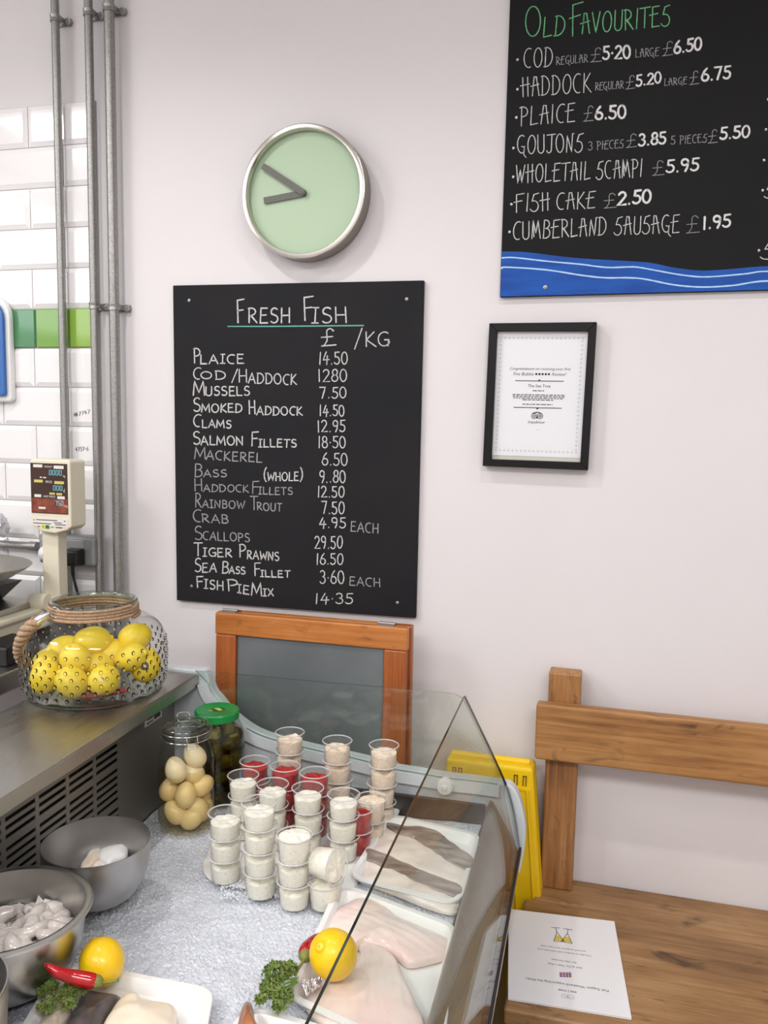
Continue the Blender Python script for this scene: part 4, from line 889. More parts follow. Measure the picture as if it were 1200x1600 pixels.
for k in range(520):                                   # heaped over the front edge of the cup tray
    p = onz(RND.uniform(345, 490), 0 + RND.uniform(1372, 1406), .706); f_ = (p.x, p.y)
    grain(Vector((p.x, p.y, .7045 + RND.uniform(0, .005))), RND.choice((.0016, .0022, .003)))
tag(im.build('crushed_ice', [M['ice'], M['crystal']], recalc=False, weld=False), 'bed of crushed ice filling the display counter', 'ice', kind='stuff')
im = None

# ------------------------------------------------------------------ general food shapes
def slab(outline, z0, th, edge=.010, rings=9, rough=.0012, ridge=None, per=6, dome=.35, seed=0):
    """filleted slab over a closed world-space outline [(x,y)], resting at height z0"""
    P = crom([(x, y, 0) for x, y in outline], per, True); n = len(P); c = sum(P, Vector()) / n; R0 = sum((p - c).length for p in P) / n
    S = [(1., 0.), (1.006, .25), (1.0, .55), (1 - edge / R0 * .5, .82), (1 - edge / R0, .93)]
    s_ = S[-1][0]; S += [(s_ * (1 - k / rings), .93 + dome * (1 - (1 - k / rings) ** 2)) for k in range(1, rings)]
    vs = []; fs = []
    for (s, h) in S:
        for p in P:
            q = c + (p - c) * s; hh = h * th
            if h > .5: hh += rough * noise.noise(Vector((q.x * 40, q.y * 40, seed))) * 2 + rough * 1.5 * noise.noise(Vector((q.x * 14, q.y * 14, seed + 5)))
            if ridge and h > .8: hh += ridge(q.x - c.x, q.y - c.y)
            vs.append(Vector((q.x, q.y, z0 + hh)))
    m_ = len(S)
    for i in range(m_ - 1):
        for k in range(n): q = (k + 1) % n; fs.append((i * n + k, i * n + q, (i + 1) * n + q, (i + 1) * n + k))
    vs.append(Vector((c.x, c.y, z0 + (.93 + dome) * th))); fs += [((m_ - 1) * n + k, (m_ - 1) * n + (k + 1) % n, m_ * n) for k in range(n)]
    vs.append(Vector((c.x, c.y, z0))); fs += [((k + 1) % n, k, m_ * n + 1) for k in range(n)]
    return MB().add(vs, fs)
def pz(pts, z, sx=1., sy=1., ox=0., oy=0.): return [(lambda p: (p.x, p.y))(onz(x / sx + ox, y / sy + oy, z)) for x, y in pts]
def tray(name, label, quad, z0, h=.022, r=.035, lip=.010, group=None, cat='tray'):
    """shallow rounded tray over four world corners (TL, TR, BR, BL) at rim height"""
    Q = [Vector((q[0], q[1], 0)) for q in quad]; c = sum(Q, Vector()) / 4
    def ringpts(inset):
        R_ = max(.004, r - inset); out = []
        cent = []
        for i in range(4):
            a, b, d = Q[i], Q[i - 1], Q[(i + 1) % 4]; e1 = (b - a).normalized(); e2 = (d - a).normalized(); k = abs(e1.cross(e2).z)
            ai = a + (e1 + e2) * (inset / k); cn = ai + (e1 + e2) * (R_ / k)
            s0 = cn - e2 * R_ / 1.; # toward previous edge
            t0 = ai + e1 * (R_ / math.tan(math.acos(max(-1, min(1, e1.dot(e2)))) / 2)); t1 = ai + e2 * (R_ / math.tan(math.acos(max(-1, min(1, e1.dot(e2)))) / 2))
            for j in range(9):
                w_ = j / 8; out.append(t0 * (1 - w_) ** 2 + ai * 2 * w_ * (1 - w_) * .86 + (t0 + t1) * .5 * 2 * w_ * (1 - w_) * .14 + t1 * w_ ** 2)
        return out
    prof_ = [(0.004, z0 + h - .006), (0, z0 + h - .003), (.001, z0 + h), (lip, z0 + h), (lip + .002, z0 + h - .002), (lip + .010, z0 + .006), (lip + .014, z0 + .004), (lip + .02, z0 + .0035)]
    t = thing(name, label, cat, (c.x, c.y, z0), group); vs = []; fs = []
    rs = [ringpts(i) for i, _ in prof_]; n = len(rs[0])
    for rg, (_, zz) in zip(rs, prof_): vs += [Vector((p.x, p.y, zz)) for p in rg]
    for i in range(len(prof_) - 1):
        for k in range(n): q = (k + 1) % n; fs.append((i * n + k, i * n + q, (i + 1) * n + q, (i + 1) * n + k))
    o = len(vs) - n; fs.append(tuple(o + k for k in range(n)))
    und = ringpts(lip + .008); b = len(vs); vs += [Vector((p.x, p.y, z0)) for p in und]
    for k in range(n): q = (k + 1) % n; fs.append((b + k, b + q, q, k))
    fs.append(tuple(b + k for k in range(n))[::-1])
    return vs, fs, t
def mktray(*a, **k):
    vs, fs, t = tray(*a, **k); MB().add(vs, fs).build('tray_body', M['tray'], t, smooth=35); return t
ZT = .698
def w2(px, py, z): p = onz(px, py, z); return (p.x, p.y)
# trays
bq = [w2(606, 1268, .722), w2(762, 1303, .722), None, w2(543, 1368, .722)]; bq[1] = (min(bq[1][0], UI + .012), bq[1][1]); bq[2] = (bq[1][0] + bq[3][0] - bq[0][0] + .006, bq[1][1] + bq[3][1] - bq[0][1])
mktray('food_tray', 'white plastic tray of grey-skinned fish fillets at the back of the counter', bq, ZT)
sq = [w2(529, 1376, .724), w2(716, 1446, .724), None, w2(446, 1556, .724)]; sq[2] = (sq[1][0] + sq[3][0] - sq[0][0] + .012, sq[1][1] + sq[3][1] - sq[0][1])
mktray('food_tray', 'white plastic tray of pink skate wings under the front glass', sq, ZT, h=.026)
lq = [w2(96, 1497, .722), w2(336, 1544, .722), None, w2(-20, 1690, .722)]; lq[2] = (lq[1][0] + lq[3][0] - lq[0][0] + .02, lq[1][1] + lq[3][1] - lq[0][1])
mktray('food_tray', 'white plastic tray of thick fish pieces in the near left corner of the ice', lq, ZT, h=.024)
oq = [w2(383, 1566, .722), w2(520, 1602, .722)]; oq += [(oq[1][0] + .03, oq[1][1] - .25), (oq[0][0] + .0, oq[0][1] - .24)]
mktray('food_tray', 'white plastic tray beside the smoked fish at the near edge of the ice', oq, ZT, h=.022)
# flat white tray under the cups
cq = pz([(317, 1350), (319, 1360), (327, 1369), (340, 1375), (400, 1388), (480, 1410), (520, 1408), (545, 1395), (600, 1310), (624, 1262), (615, 1250), (580, 1235), (430, 1195), (395, 1200), (350, 1270), (324, 1332), (318, 1342)], .705)
tag(slab(cq, .6985, .006, .006, 6, 0., dome=.05).build('cup_tray', M['tray'], smooth=40), 'flat white tray under the sauce cups, half covered in crushed ice', 'tray')

# ------------------------------------------------------------------ sauce cups
RT_, RB_, HC, PIT = .0310, .0262, .046, .0415
ZC = .7055
def make_cup(kind):
    c = MB(); c.lathe([(.0004, .0006), (RB_ - .002, .0006), (RB_, .002), (RT_ - .0016, HC - .003), (RT_ - .0012, HC - .001)], (0, 0, 0), 36, 0)
    cup = bpy.data.objects.new('sauce_cup', None); COL.objects.link(cup); cup.empty_display_size = .02
    c.build('cup_wall', M['cup'], cup, smooth=60)
    MB().lathe([(RT_ - .0014, HC - .0022), (RT_ + .0004, HC - .0022), (RT_ + .0012, HC - .001), (RT_ + .0004, HC), (RT_ - .001, HC), (RT_ - .0014, HC - .0022)], (0, 0, 0), 36).build('rim', M['cuprim'], cup, smooth=70)
    fill = {'t': .0275, 'T': .042, 'p': .029, 'r': .033, 'P': .038}[kind]; k = random.Random(ord(kind)); f = MB()
    rf = lambda z: RB_ - .0012 + (RT_ - .0014 - RB_) * z / HC - .0006
    vs = []; n = 32; prof_ = [(.0005, .0016), (rf(.0016), .0016), (rf(.012), .012), (rf(fill * .8), fill * .8), (rf(fill), fill), (rf(fill) * .8, fill + .001), (rf(fill) * .55, fill + .002), (rf(fill) * .3, fill + .0025), (.0005, fill + .0025)]
    for i, (r, z) in enumerate(prof_):
        for a in range(n):
            an = 2 * PI * a / n; x, y = r * math.cos(an), r * math.sin(an); dz = 0
            if i >= 4: dz = .0060 * noise.noise(Vector((x * 75, y * 75, ord(kind)))) + .0030 * noise.noise(Vector((x * 160, y * 160, 3 + ord(kind))))
            vs.append((x, y, z + dz * (1 if i > 4 else .45)))
    f.add(vs, [(i * n + a, i * n + (a + 1) % n, (i + 1) * n + (a + 1) % n, (i + 1) * n + a) for i in range(len(prof_) - 1) for a in range(n)])
    f.build('sauce', {'t': M['tartare'], 'T': M['tartare'], 'p': M['pinksauce'], 'P': M['pinksauce'], 'r': M['redsauce']}[kind], cup, smooth=60)
    return cup
PROTO = {k: make_cup(k) for k in 'tTpPr'}; USED = set()
def cup(x, y, z, rz, kind, label, group, rx=0., ry=0.):
    if kind in USED: o = copy_tree(PROTO[kind])
    else: o = PROTO[kind]; USED.add(kind)
    o.location = (x, y, z); o.rotation_euler = (rx, ry, rz); tag(o, label, 'sauce cup', group)
    return o
ORD = ['topmost', 'second from top', 'third from top', 'fourth from top', 'fifth from top']
def stack(px, py, n, kind, where, group, jit=.0012, lean=(0, 0)):
    zt_ = ZC + HC + (n - 1) * PIT; p = onz(px, py, zt_)
    for i in range(n):                       # i = 0 is the top one
        k = kind if i == 0 else {'T': 't', 'P': 'p'}.get(kind, kind)
        z = ZC + (n - 1 - i) * PIT; j = jit if i else 0
        cup(p.x + RND.uniform(-j, j) - lean[0] * i, p.y + RND.uniform(-j, j) - lean[1] * i, z, RND.uniform(0, 6), k, f'{ORD[i]} cup of {where}', group)
gt, gp_, gr = 'stacked cups of white tartare sauce', 'stacked cups of pinkish seafood sauce', 'stacked cups of red sauce'
stack(352, 1268, 3, 't', 'the leftmost white sauce stack, at the front', gt)
stack(405, 1252, 4, 't', 'the tallest white sauce stack, second from the left', gt, lean=(-.0016, .0005))
stack(460, 1303, 3, 'T', 'the third front stack of white sauce, filled to the brim', gt)
stack(380, 1210, 3, 't', 'the second-row white sauce stack nearest the egg jar', gt)
stack(426, 1224, 3, 't', 'the second-row white sauce stack second from the left', gt)
stack(481, 1230, 3, 't', 'the white sauce stack behind the brim-full stack', gt)
stack(537, 1240, 3, 't', 'the white sauce stack behind the toppled cup', gt)
stack(398, 1188, 3, 'r', 'the leftmost red sauce stack, beside the gherkin jar', gr)
stack(446, 1196, 3, 'r', 'the middle red sauce stack of the back rows', gr)
stack(492, 1206, 3, 'r', 'the right-hand red sauce stack behind the white cups', gr)
stack(559, 1262, 2, 'r', 'the low rightmost red sauce stack near the fish fillets', gr)
stack(453, 1143, 4, 'p', 'the leftmost tall seafood sauce stack at the back', gp_)
stack(527, 1156, 4, 'p', 'the middle tall seafood sauce stack at the back', gp_, lean=(-.002, 0))
stack(600, 1163, 4, 'p', 'the rightmost tall seafood sauce stack at the back', gp_, lean=(.0014, 0))
stack(580, 1246, 2, 'P', 'the low seafood sauce stack beside the fish tray', gp_)
p = onz(508, 1375, ZC + HC); cup(p.x, p.y, ZC, 1., 'T', 'single white sauce cup standing under the toppled cup', gt)
q = onz(512, 1350, ZC + HC + RT_ + .001)
# toppled cup: its mouth points right, towards the fish tray
o = cup(q.x - .022, q.y + .004, ZC + HC + RT_ + .0012, math.radians(-18), 'T', 'toppled white sauce cup lying on its side on another cup', gt, 0, math.radians(84))

# ------------------------------------------------------------------ fish
def fish(name, label, pts, z, th, m, parent=None, sx=2.5, ox=320, oy=1240, group=None, zr=None, **kw):
    b = slab(pz(pts, zr or (z + th * .7), sx, sx, ox, oy), z, th, **kw)
    if parent is None: return tag(b.build(name, m, smooth=50), label, 'fish', group)
    return b.build(name, m, parent, smooth=50)
f1 = [(632, 218), (655, 165), (698, 118), (780, 126), (850, 130), (915, 156), (985, 202), (1050, 255), (1040, 320), (1012, 372), (920, 330), (820, 288), (720, 245)]
k1 = [(700, 110), (780, 121), (850, 126), (915, 152), (985, 200), (1054, 252), (1044, 296), (970, 276), (890, 228), (820, 182), (750, 156)]
f2 = [(634, 232), (720, 262), (820, 304), (910, 346), (1008, 380), (995, 425), (972, 458), (880, 436), (770, 392), (690, 362), (622, 332), (626, 285)]
k2 = [(628, 212), (720, 240), (810, 282), (900, 320), (1008, 362), (1000, 398), (900, 376), (820, 346), (740, 305), (670, 274), (632, 250)]
t = thing('fish_fillet', 'grey-skinned pale fish fillet at the far side of the back tray', 'fish', (-.32, -.43, ZT + .004), 'fillets on the back tray')
zf = ZT + .006
fish('flesh', None, f1, zf, .013, M['flesh'], t, rough=.0015); fish('skin_edge', None, k1, zf + .005, .013, M['skin'], t, zr=zf + .016, edge=.006)
t = thing('fish_fillet', 'pale fish fillet with a dark skin edge at the near side of the back tray', 'fish', (-.32, -.52, ZT + .004), 'fillets on the back tray')
fish('flesh', None, f2, zf, .013, M['flesh'], t, rough=.0018); fish('skin_edge', None, k2, zf + .006, .012, M['skin'], t, zr=zf + .016, edge=.005)
sa = [(476, 500), (510, 452), (560, 415), (630, 398), (690, 425), (750, 470), (840, 510), (930, 548), (962, 575), (945, 615), (880, 636), (800, 650), (755, 622), (700, 590), (620, 578), (560, 585), (500, 545)]
sb = [(606, 582), (650, 575), (705, 600), (752, 650), (780, 720), (820, 800), (856, 880), (850, 935), (745, 962), (600, 940), (465, 895), (388, 800), (425, 762), (520, 722), (588, 664), (606, 622)]
rg = lambda a, f, am: (lambda x, y: am * math.sin((x * math.cos(a) + y * math.sin(a)) * f))
zs = ZT + .007
tag(slab(pz(sa, zs + .014, 2.5, 2.5, 320, 1240), zs, .017, .014, 10, .0012, rg(1.2, 420, .0005), dome=.5).build('skate_wing', M['skate'], smooth=60), 'pinkish skate wing at the far side of the skate tray, behind the lemon', 'fish', 'skate wings')
tag(slab(pz(sb, zs + .012, 2.5, 2.5, 320, 1240), zs + .001, .015, .012, 12, .0012, rg(.35, 480, .0006), dome=.4, seed=4).build('skate_wing', M['skate'], smooth=60), 'broad pink fan-shaped skate wing nearest the camera, in front of the lemon', 'fish', 'skate wings')
zf = ZT + .006
d1 = [(352, 560), (405, 476), (466, 380), (560, 385), (662, 398), (625, 450), (575, 535), (545, 620), (500, 760), (320, 720), (320, 640)]
d2 = [(556, 585), (600, 486), (655, 415), (735, 374), (785, 408), (880, 436), (968, 452), (972, 540), (985, 640), (960, 800), (700, 790), (540, 740)]
d3 = [(196, 580), (250, 500), (320, 408), (372, 430), (396, 478), (346, 562), (310, 640), (290, 720), (150, 680), (160, 620)]
fish('fish_piece', 'thick dark-skinned fish piece in the middle of the near left tray', d1, zf, .024, M['darkskin'], None, 3.53, 0, 1440, 'fish pieces on the near left tray', rough=.001)
fish('fish_piece', 'cream-coloured fish piece on the right of the near left tray', d2, zf, .026, M['flesh2'], None, 3.53, 0, 1440, 'fish pieces on the near left tray', rough=.0016, zr=zf + .022)
fish('fish_piece', 'white fish piece under the parsley on the near left tray', d3, zf, .020, M['flesh2'], None, 3.53, 0, 1440, 'fish pieces on the near left tray', rough=.0016)
sm = [(40, 985), (62, 868), (108, 742), (148, 726), (188, 762), (208, 850), (240, 940), (262, 1010), (270, 1150), (30, 1150)]
tag(slab(pz(sm, .735, 5.4545, 5.4545, 360, 1420), ZI + .004, .028, .012, 8, .002, dome=.4).build('smoked_fish', M['smoked'], smooth=50), 'brown smoked fish tail at the bottom edge, left of the parsley', 'fish')

# ------------------------------------------------------------------ lemons, chillies, parsley
def lemon_mesh(mb, c, r, ax, long_=1.18, seed=0, mi=0):
    """lemon with its long axis along ax; nipple at +ax"""
    ax = Vector(ax).normalized(); R_ = Vector((0, 0, 1)).rotation_difference(ax).to_matrix(); L = r * long_
    prof_ = []
    for i in range(21):
        th = PI * .925 * i / 20; prof_.append((max(.0003, r * math.sin(th) ** .94 if i else .0003), -L * math.cos(th)))
    e = prof_[-1][1]; prof_ += [(r * .215, e + L * .035), (r * .20, e + L * .085), (r * .15, e + L * .125), (r * .07, e + L * .14), (.0003, e + L * .135)]
    n = 28; vs = []; fs = []
    for (rr, z) in prof_:
        for k in range(n):
            a = 2 * PI * k / n; d = Vector((rr * math.cos(a), rr * math.sin(a), z)); d *= 1 + .02 * noise.noise(d * 50 + Vector((seed, 0, 0))); vs.append(Vector(c) + R_ @ d)
    for i in range(len(prof_) - 1):
        for k in range(n): q = (k + 1) % n; fs.append((i * n + k, i * n + q, (i + 1) * n + q, (i + 1) * n + k))
    return mb.add(vs, fs, mi)
c1 = onz(159, 1503, .752)
t = thing('lemon', 'bright yellow lemon behind the red chilli at the near left tray', 'lemon', (c1.x, c1.y, c1.z - .03))
lemon_mesh(MB(), c1, .0322, (-.62, .42, .45), 1.06, 1).build('fruit', M['lemon'], t, smooth=80)
c2 = onz(521, 1491, .764)
t = thing('lemon', 'bright yellow lemon lying on the skate wings beside the parsley', 'lemon', (c2.x, c2.y, c2.z - .03))
ax2 = (CAM - c2).normalized() * .8 + RT * -.55 + UP * .32
lemon_mesh(MB(), c2, .0352, ax2, 1.06, 5).build('fruit', M['lemon'], t, smooth=80)
MB().ball(c2 + ax2.normalized() * .0412, .0026, 10, 0, (1, 1, .6)).build('stalk_scar', mat('stalk_scar', (196, 190, 90), .6), t, smooth=60)
def chilli(label, pts, rad, calyx, stem, name='chilli_pepper'):
    P = crom(pts, 6); n = len(P); t = thing(name, label, 'chilli', P[0] - Vector((0, 0, rad)))
    rs = [rad * (1.0 if i / n < .12 else 1) * max(.05, (min(1, .72 + 3.2 * i / n)) * (1 - max(0, (i / (n - 1) - .25)) / .75) ** .6) * (1 + .05 * noise.noise(P[i] * 120)) for i in range(n)]
    MB().tube(P, rs, 16).build('pod', M['chilli'], t, smooth=80)
    d = (P[0] - P[1]).normalized(); MB().tube([P[0] - d * rad * .5, P[0] + d * rad * .1, P[0] + d * rad * .55, P[0] + d * rad * .8], [rad * .86, rad * .86, rad * .55, rad * .25], 12).build('calyx', M['chilli_stem'], t, smooth=60)
    MB().tube(crom([P[0] + d * rad * .6] + stem, 5), [rad * .2] * (5 * len(stem)) + [rad * .26], 8).build('stalk', M['chilli_stem'], t, smooth=60)
chilli('shiny red chilli pepper lying on the near left tray in front of the lemon', [onz(152, 1534, .762), onz(135, 1531, .766), onz(112, 1526, .773), onz(90, 1519, .783), onz(77, 1511, .791), onz(70, 1506, .793)], .0108, None, [onz(166, 1535, .765), onz(178, 1533, .768), onz(185, 1531, .770)])
zch = .745
chilli('red chilli pepper tucked behind the lemon on the skate tray', [onz(477, 1494, zch), onz(481, 1483, zch), onz(490, 1472, zch), onz(500, 1464, zch - .002), onz(512, 1462, zch - .006)], .0122, None, [onz(471, 1506, zch - .001), onz(465, 1515, zch - .002), onz(461, 1523, zch - .003)])
def parsley(label, blobs, stems, seed=0):
    k = random.Random(seed); c = blobs[0][0]; t = thing('parsley_sprig', label, 'parsley', c); m = MB()
    for (c_, r, cnt) in blobs:
        for i in range(cnt):
            d = Vector((k.gauss(0, 1), k.gauss(0, 1), k.gauss(0, 1))).normalized(); p = c_ + Vector((d.x * r, d.y * r, abs(d.z) * r * .75)) * k.uniform(.55, 1.05)
            s = k.uniform(.0032, .0062); t1 = d.cross(Vector((k.gauss(0, 1), k.gauss(0, 1), k.gauss(0, 1)))).normalized(); t2 = d.cross(t1)
            ns = 9; vs = [p]
            for a in range(ns):                    # frilled leaflet: ruffled disc
                an = 2 * PI * a / ns; q = s * (1 if a % 2 else .62); vs.append(p + (t1 * math.cos(an) + t2 * math.sin(an)) * q + d * s * (.55 if a % 2 else -.25) * k.uniform(.5, 1.2))
            m.add(vs, [(0, 1 + a, 1 + (a + 1) % ns) for a in range(ns)])
    m.build('leaves', M['parsley'], t, recalc=False, smooth=20, weld=False)
    m = MB()
    for pts, r in stems: m.tube(crom(pts, 4), r, 6)
    m.build('stalks', M['parsley_stem'], t, smooth=60)
Z = .744
B_ = lambda x, y, z=Z: onz(x, y, z)
parsley('green parsley sprig below the red chilli on the near left tray', [(B_(78, 1545), .013, 70), (B_(68, 1550), .009, 40), (B_(103, 1553), .014, 80), (B_(107, 1570), .010, 50), (B_(72, 1573), .012, 60), (B_(120, 1548), .009, 40), (B_(130, 1549), .005, 12)],
        [([B_(80, 1553), B_(90, 1562), B_(100, 1556)], .0011), ([B_(75, 1568), B_(90, 1562)], .001), ([B_(92, 1560), B_(112, 1552), B_(126, 1546)], .0011)], 3)
Z = .728
parsley('dark green curly parsley sprig on the ice left of the skate tray', [(B_(432, 1523), .020, 150), (B_(450, 1516), .013, 70), (B_(420, 1545), .014, 80), (B_(440, 1558), .017, 110), (B_(408, 1562), .008, 40), (B_(436, 1574), .010, 50)],
        [([B_(430, 1540, .742), B_(448, 1536, .744), B_(463, 1530, .742)], .0018), ([B_(436, 1546, .74), B_(450, 1541, .742), B_(463, 1532, .742)], .0016), ([B_(438, 1530, .742), B_(450, 1530, .744), B_(464, 1528, .742)], .0016), ([B_(440, 1556, .738), B_(452, 1545, .742), B_(464, 1534, .742)], .0016)], 8)
k = random.Random(5); m = MB(); n1, n2 = 26, 12; A_, B2, C2, D2 = B_(464, 1530, .738), B_(506, 1528, .732), B_(500, 1541, .732), B_(480, 1556, .736)
vs = [((A_ * (1 - i / n1) + B2 * (i / n1)) * (1 - j / n2) + (D2 * (1 - i / n1) + C2 * (i / n1)) * (j / n2)) + Vector((k.uniform(-.001, .001), k.uniform(-.001, .001), k.uniform(-.003, .004))) for j in range(n2 + 1) for i in range(n1 + 1)]
m.add(vs, [(j * (n1 + 1) + i, j * (n1 + 1) + i + 1, (j + 1) * (n1 + 1) + i + 1, (j + 1) * (n1 + 1) + i) for j in range(n2) for i in range(n1)])
o = m.build('foil_scrap', mat('crumpled_foil', (222, 214, 216), .2, .6), recalc=False, smooth=10); md = o.modifiers.new('solid', 'SOLIDIFY'); md.thickness = .0006
tag(o, 'small crumpled silvery scrap between the parsley and the lemon', 'foil')

# ------------------------------------------------------------------ steel bowls
def bowl(name_label, c, r, z0, h, rb, mat_, flat=.0, lipr=.0022):
    t = thing('mixing_bowl', name_label, 'bowl', (c.x, c.y, z0), 'steel bowls on the ice'); prof_ = []
    def R(zf): return rb + (r - rb) * (1 - (1 - zf) ** 2.6) ** .62
    N = 14; o = [(.0005, z0)] + [(rb * .8, z0), (rb, z0 + .0008)] + [(R(i / N), z0 + h * i / N) for i in range(1, N + 1)]
    if flat: o += [(r + flat * .5, z0 + h + .0012), (r + flat, z0 + h), (r + flat + .0014, z0 + h - .002)]
    i_ = [(max(.0004, rr - .0011), zz + .0011) for rr, zz in reversed(o[:-3] if flat else o)]
    top_ = [(r + flat + .0008, z0 + h - .0008), (r + flat, z0 + h + .0013), (r + flat * .5, z0 + h + .0026)] if flat else [(r + .0004, z0 + h + .001)]
    MB().lathe(o + top_ + i_, (c.x, c.y, 0), 72).build('bowl_shell', mat_, t, smooth=50)
    return t
zr = .822
b2, r2 = circ(onz(63, 1322, zr), onz(150, 1277, zr), onz(235, 1308, zr))
bowl('deep satin steel bowl holding pale fish scraps, beside the slotted vent panel', b2, r2, .722, zr - .722, r2 * .52, M['brushed_bowl'])
b1, r1 = circ(onz(62, 1353, zr), onz(144, 1392, zr), onz(6, 1495, zr))
bowl('polished steel bowl with a flat rim holding raw prawns', b1, r1 - .010, .712, zr - .712, r1 * .55, mat('worn_polished_steel', (192, 190, 186), .3, 1.), .010)
b3, r3 = circ(onz(0, 1489, .862), onz(12.5, 1522, .862), onz(0, 1563, .862))
r3n = .095; d3_ = (Vector((onz(12.5, 1522, .862).x, onz(12.5, 1522, .862).y)) - b3).normalized(); c3 = b3 + d3_ * (r3 - r3n)
bowl('steel bowl only just in view at the left edge of the counter', c3, r3n, .712, .862 - .712, r3n * .55, M['brushed_bowl'])
# scraps in the deep bowl
def at_(px, py, z): return onz(px, py, z)
zs_ = .762
sc = pz([(565, 285), (690, 262), (705, 270), (700, 330), (640, 355), (590, 372), (545, 340)], zs_ + .008, 3.53, 3.53, 0, 1240)
sc = [(x, y) for x, y in sc]
tag(slab(sc, zs_ - .004, .013, .006, 6, .001).build('fish_scrap', M['tray'], smooth=40), 'flat white square piece in the deep steel bowl', 'fish', 'scraps in the deep steel bowl')
s2 = pz([(445, 388), (470, 345), (500, 300), (545, 280), (568, 300), (540, 345), (500, 385)], zs_ + .006, 3.53, 3.53, 0, 1240)
tag(slab(s2, zs_ - .006, .012, .005, 6, .002).build('fish_scrap', M['flesh2'], smooth=50), 'cream strip of fish on the left in the deep steel bowl', 'fish', 'scraps in the deep steel bowl')
s3 = pz([(500, 385), (545, 345), (600, 358), (640, 350), (690, 335), (650, 372), (560, 396)], zs_ + .002, 3.53, 3.53, 0, 1240)
tag(slab(s3, zs_ - .010, .010, .005, 6, .002, seed=3).build('fish_scrap', M['flesh'], smooth=50), 'translucent sliver of fish at the front in the deep steel bowl', 'fish', 'scraps in the deep steel bowl')
# prawns
def make_prawn():
    t = bpy.data.objects.new('raw_prawn', None); COL.objects.link(t); t.empty_display_size = .02
    n = 22; pts = []; rs = []
    for i in range(n):
        f = i / (n - 1); a = math.radians(-35 + 225 * f); R = .0200 - .004 * f; pts.append((R * math.cos(a), R * math.sin(a), .0015 * math.sin(f * 3)))
        rs.append((.0098 - .0052 * f ** 1.4) * (min(1, .45 + f * 4)) * (1 + .05 * math.sin(f * 6 * 2 * PI)))
    MB().tube(pts, rs, 14).build('body', M['prawn'], t, origin=(0, 0, 0), smooth=60)
    e = Vector(pts[-1]); d = (e - Vector(pts[-2])).normalized(); s = Vector((-d.y, d.x, 0)); m = MB()
    for k_ in (-.8, -.3, .3, .8):
        q = e + (d * .009 + s * .006 * k_); m.hexa([e - s * .001, e + s * .001, q + s * .0026, q - s * .0026], [v + Vector((0, 0, .0012)) for v in (e - s * .001, e + s * .001, q + s * .0026, q - s * .0026)])
    m.build('tail_fan', M['prawn'], t, origin=(0, 0, 0)); return t
pp_ = make_prawn(); k = random.Random(21); cnt = 0
PR = [(30, 1425, .752), (52, 1404, .756), (72, 1398, .760), (92, 1404, .756), (112, 1418, .752), (18, 1440, .752), (42, 1432, .764), (66, 1424, .770), (88, 1428, .768), (108, 1436, .760), (28, 1460, .758), (52, 1452, .770), (76, 1450, .772), (98, 1452, .764), (16, 1475, .754), (40, 1476, .762), (64, 1470, .768), (24, 1490, .752), (6, 1452, .754), (86, 1466, .758), (78, 1412, .766), (4, 1478, .75)]
for (x, y, z) in PR:
    p = onz(x, y, z); o = pp_ if cnt == 0 else copy_tree(pp_); cnt += 1
    d = Vector((p.x - b1.x, p.y - b1.y)); 
    if d.length > r1 - .04: d = d.normalized() * (r1 - .04)
    o.location = (b1.x + d.x, b1.y + d.y, z); o.rotation_euler = (k.uniform(-.6, .6), k.uniform(-.6, .6), k.uniform(0, 6.28)); s = k.uniform(1.1, 1.4); o.scale = (s, s, s)
    tag(o, 'raw grey-white prawn piled in the polished steel bowl', 'prawn', 'raw prawns in the polished steel bowl')
pl = MB(); pl.ball((b1.x, b1.y, .738), r1 * .74, 40, 0, (1, 1, .22), None, .05, 2)
tag(pl.build('prawn_meat', M['prawn'], smooth=60), 'mass of raw prawn meat under the prawns in the polished steel bowl', 'prawns', kind='stuff')

# ------------------------------------------------------------------ big lemon jar on the worktop
jb = away(onz(150, 1107.5, ZW), .130); JX, JY, JZ = jb.x, jb.y, ZW
t = thing('glass_jar', 'large hobnailed glass jar of lemons with a rope collar, on the steel worktop', 'jar', (JX, JY, JZ))
jp = [(.0005, .004), (.118, .004), (.128, .0015), (.137, .004), (.144, .014), (.149, .032), (.1505, .06), (.151, .085), (.149, .108), (.142, .130), (.129, .146), (.112, .157), (.098, .163), (.089, .167), (.0855, .172), (.0845, .186), (.086, .192)]
jp = [(p.x, p.z) for p in crom([(r, 0, z) for r, z in jp], 4)]
j = MB(); j.lathe([(r, JZ + z) for r, z in jp], (JX, JY, 0), 88, 0)
hb = MB()
for row in range(7):
    zz = .022 + row * .0145; 
    rr = next(r0 + (r1_ - r0) * (zz - z0_) / (z1_ - z0_) for (r0, z0_), (r1_, z1_) in zip(jp[8:], jp[9:]) if z0_ <= zz <= z1_)
    N = 42
    for c_ in range(N):
        a = 2 * PI * (c_ + .5 * (row % 2)) / N; d = Vector((math.cos(a), math.sin(a), 0)); hb.ball((JX + d.x * (rr + .0002), JY + d.y * (rr + .0002), JZ + zz), .0040, 10, 0, (.5, 1, 1.15), Matrix.Rotation(a, 3, 'Z'))
j.build('jar_wall', M['jar'], t, smooth=60)
hb.build('hobnails', M['lens'], t, smooth=80, weld=False)['kind'] = 'stuff'
MB().lathe([(.079, JZ + .186), (.0875, JZ + .187), (.0905, JZ + .191), (.0905, JZ + .196), (.0875, JZ + .199), (.081, JZ + .1985), (.0785, JZ + .194), (.079, JZ + .186)], (JX, JY, 0), 72).build('rim', M['jar_thick'], t, smooth=60)
MB().lathe([(.0005, JZ + .0006), (.130, JZ + .0006), (.138, JZ + .0025), (.138, JZ + .0045), (.12, JZ + .006), (.0005, JZ + .006)], (JX, JY, 0), 72).build('base', M['jar_thick'], t, smooth=60)
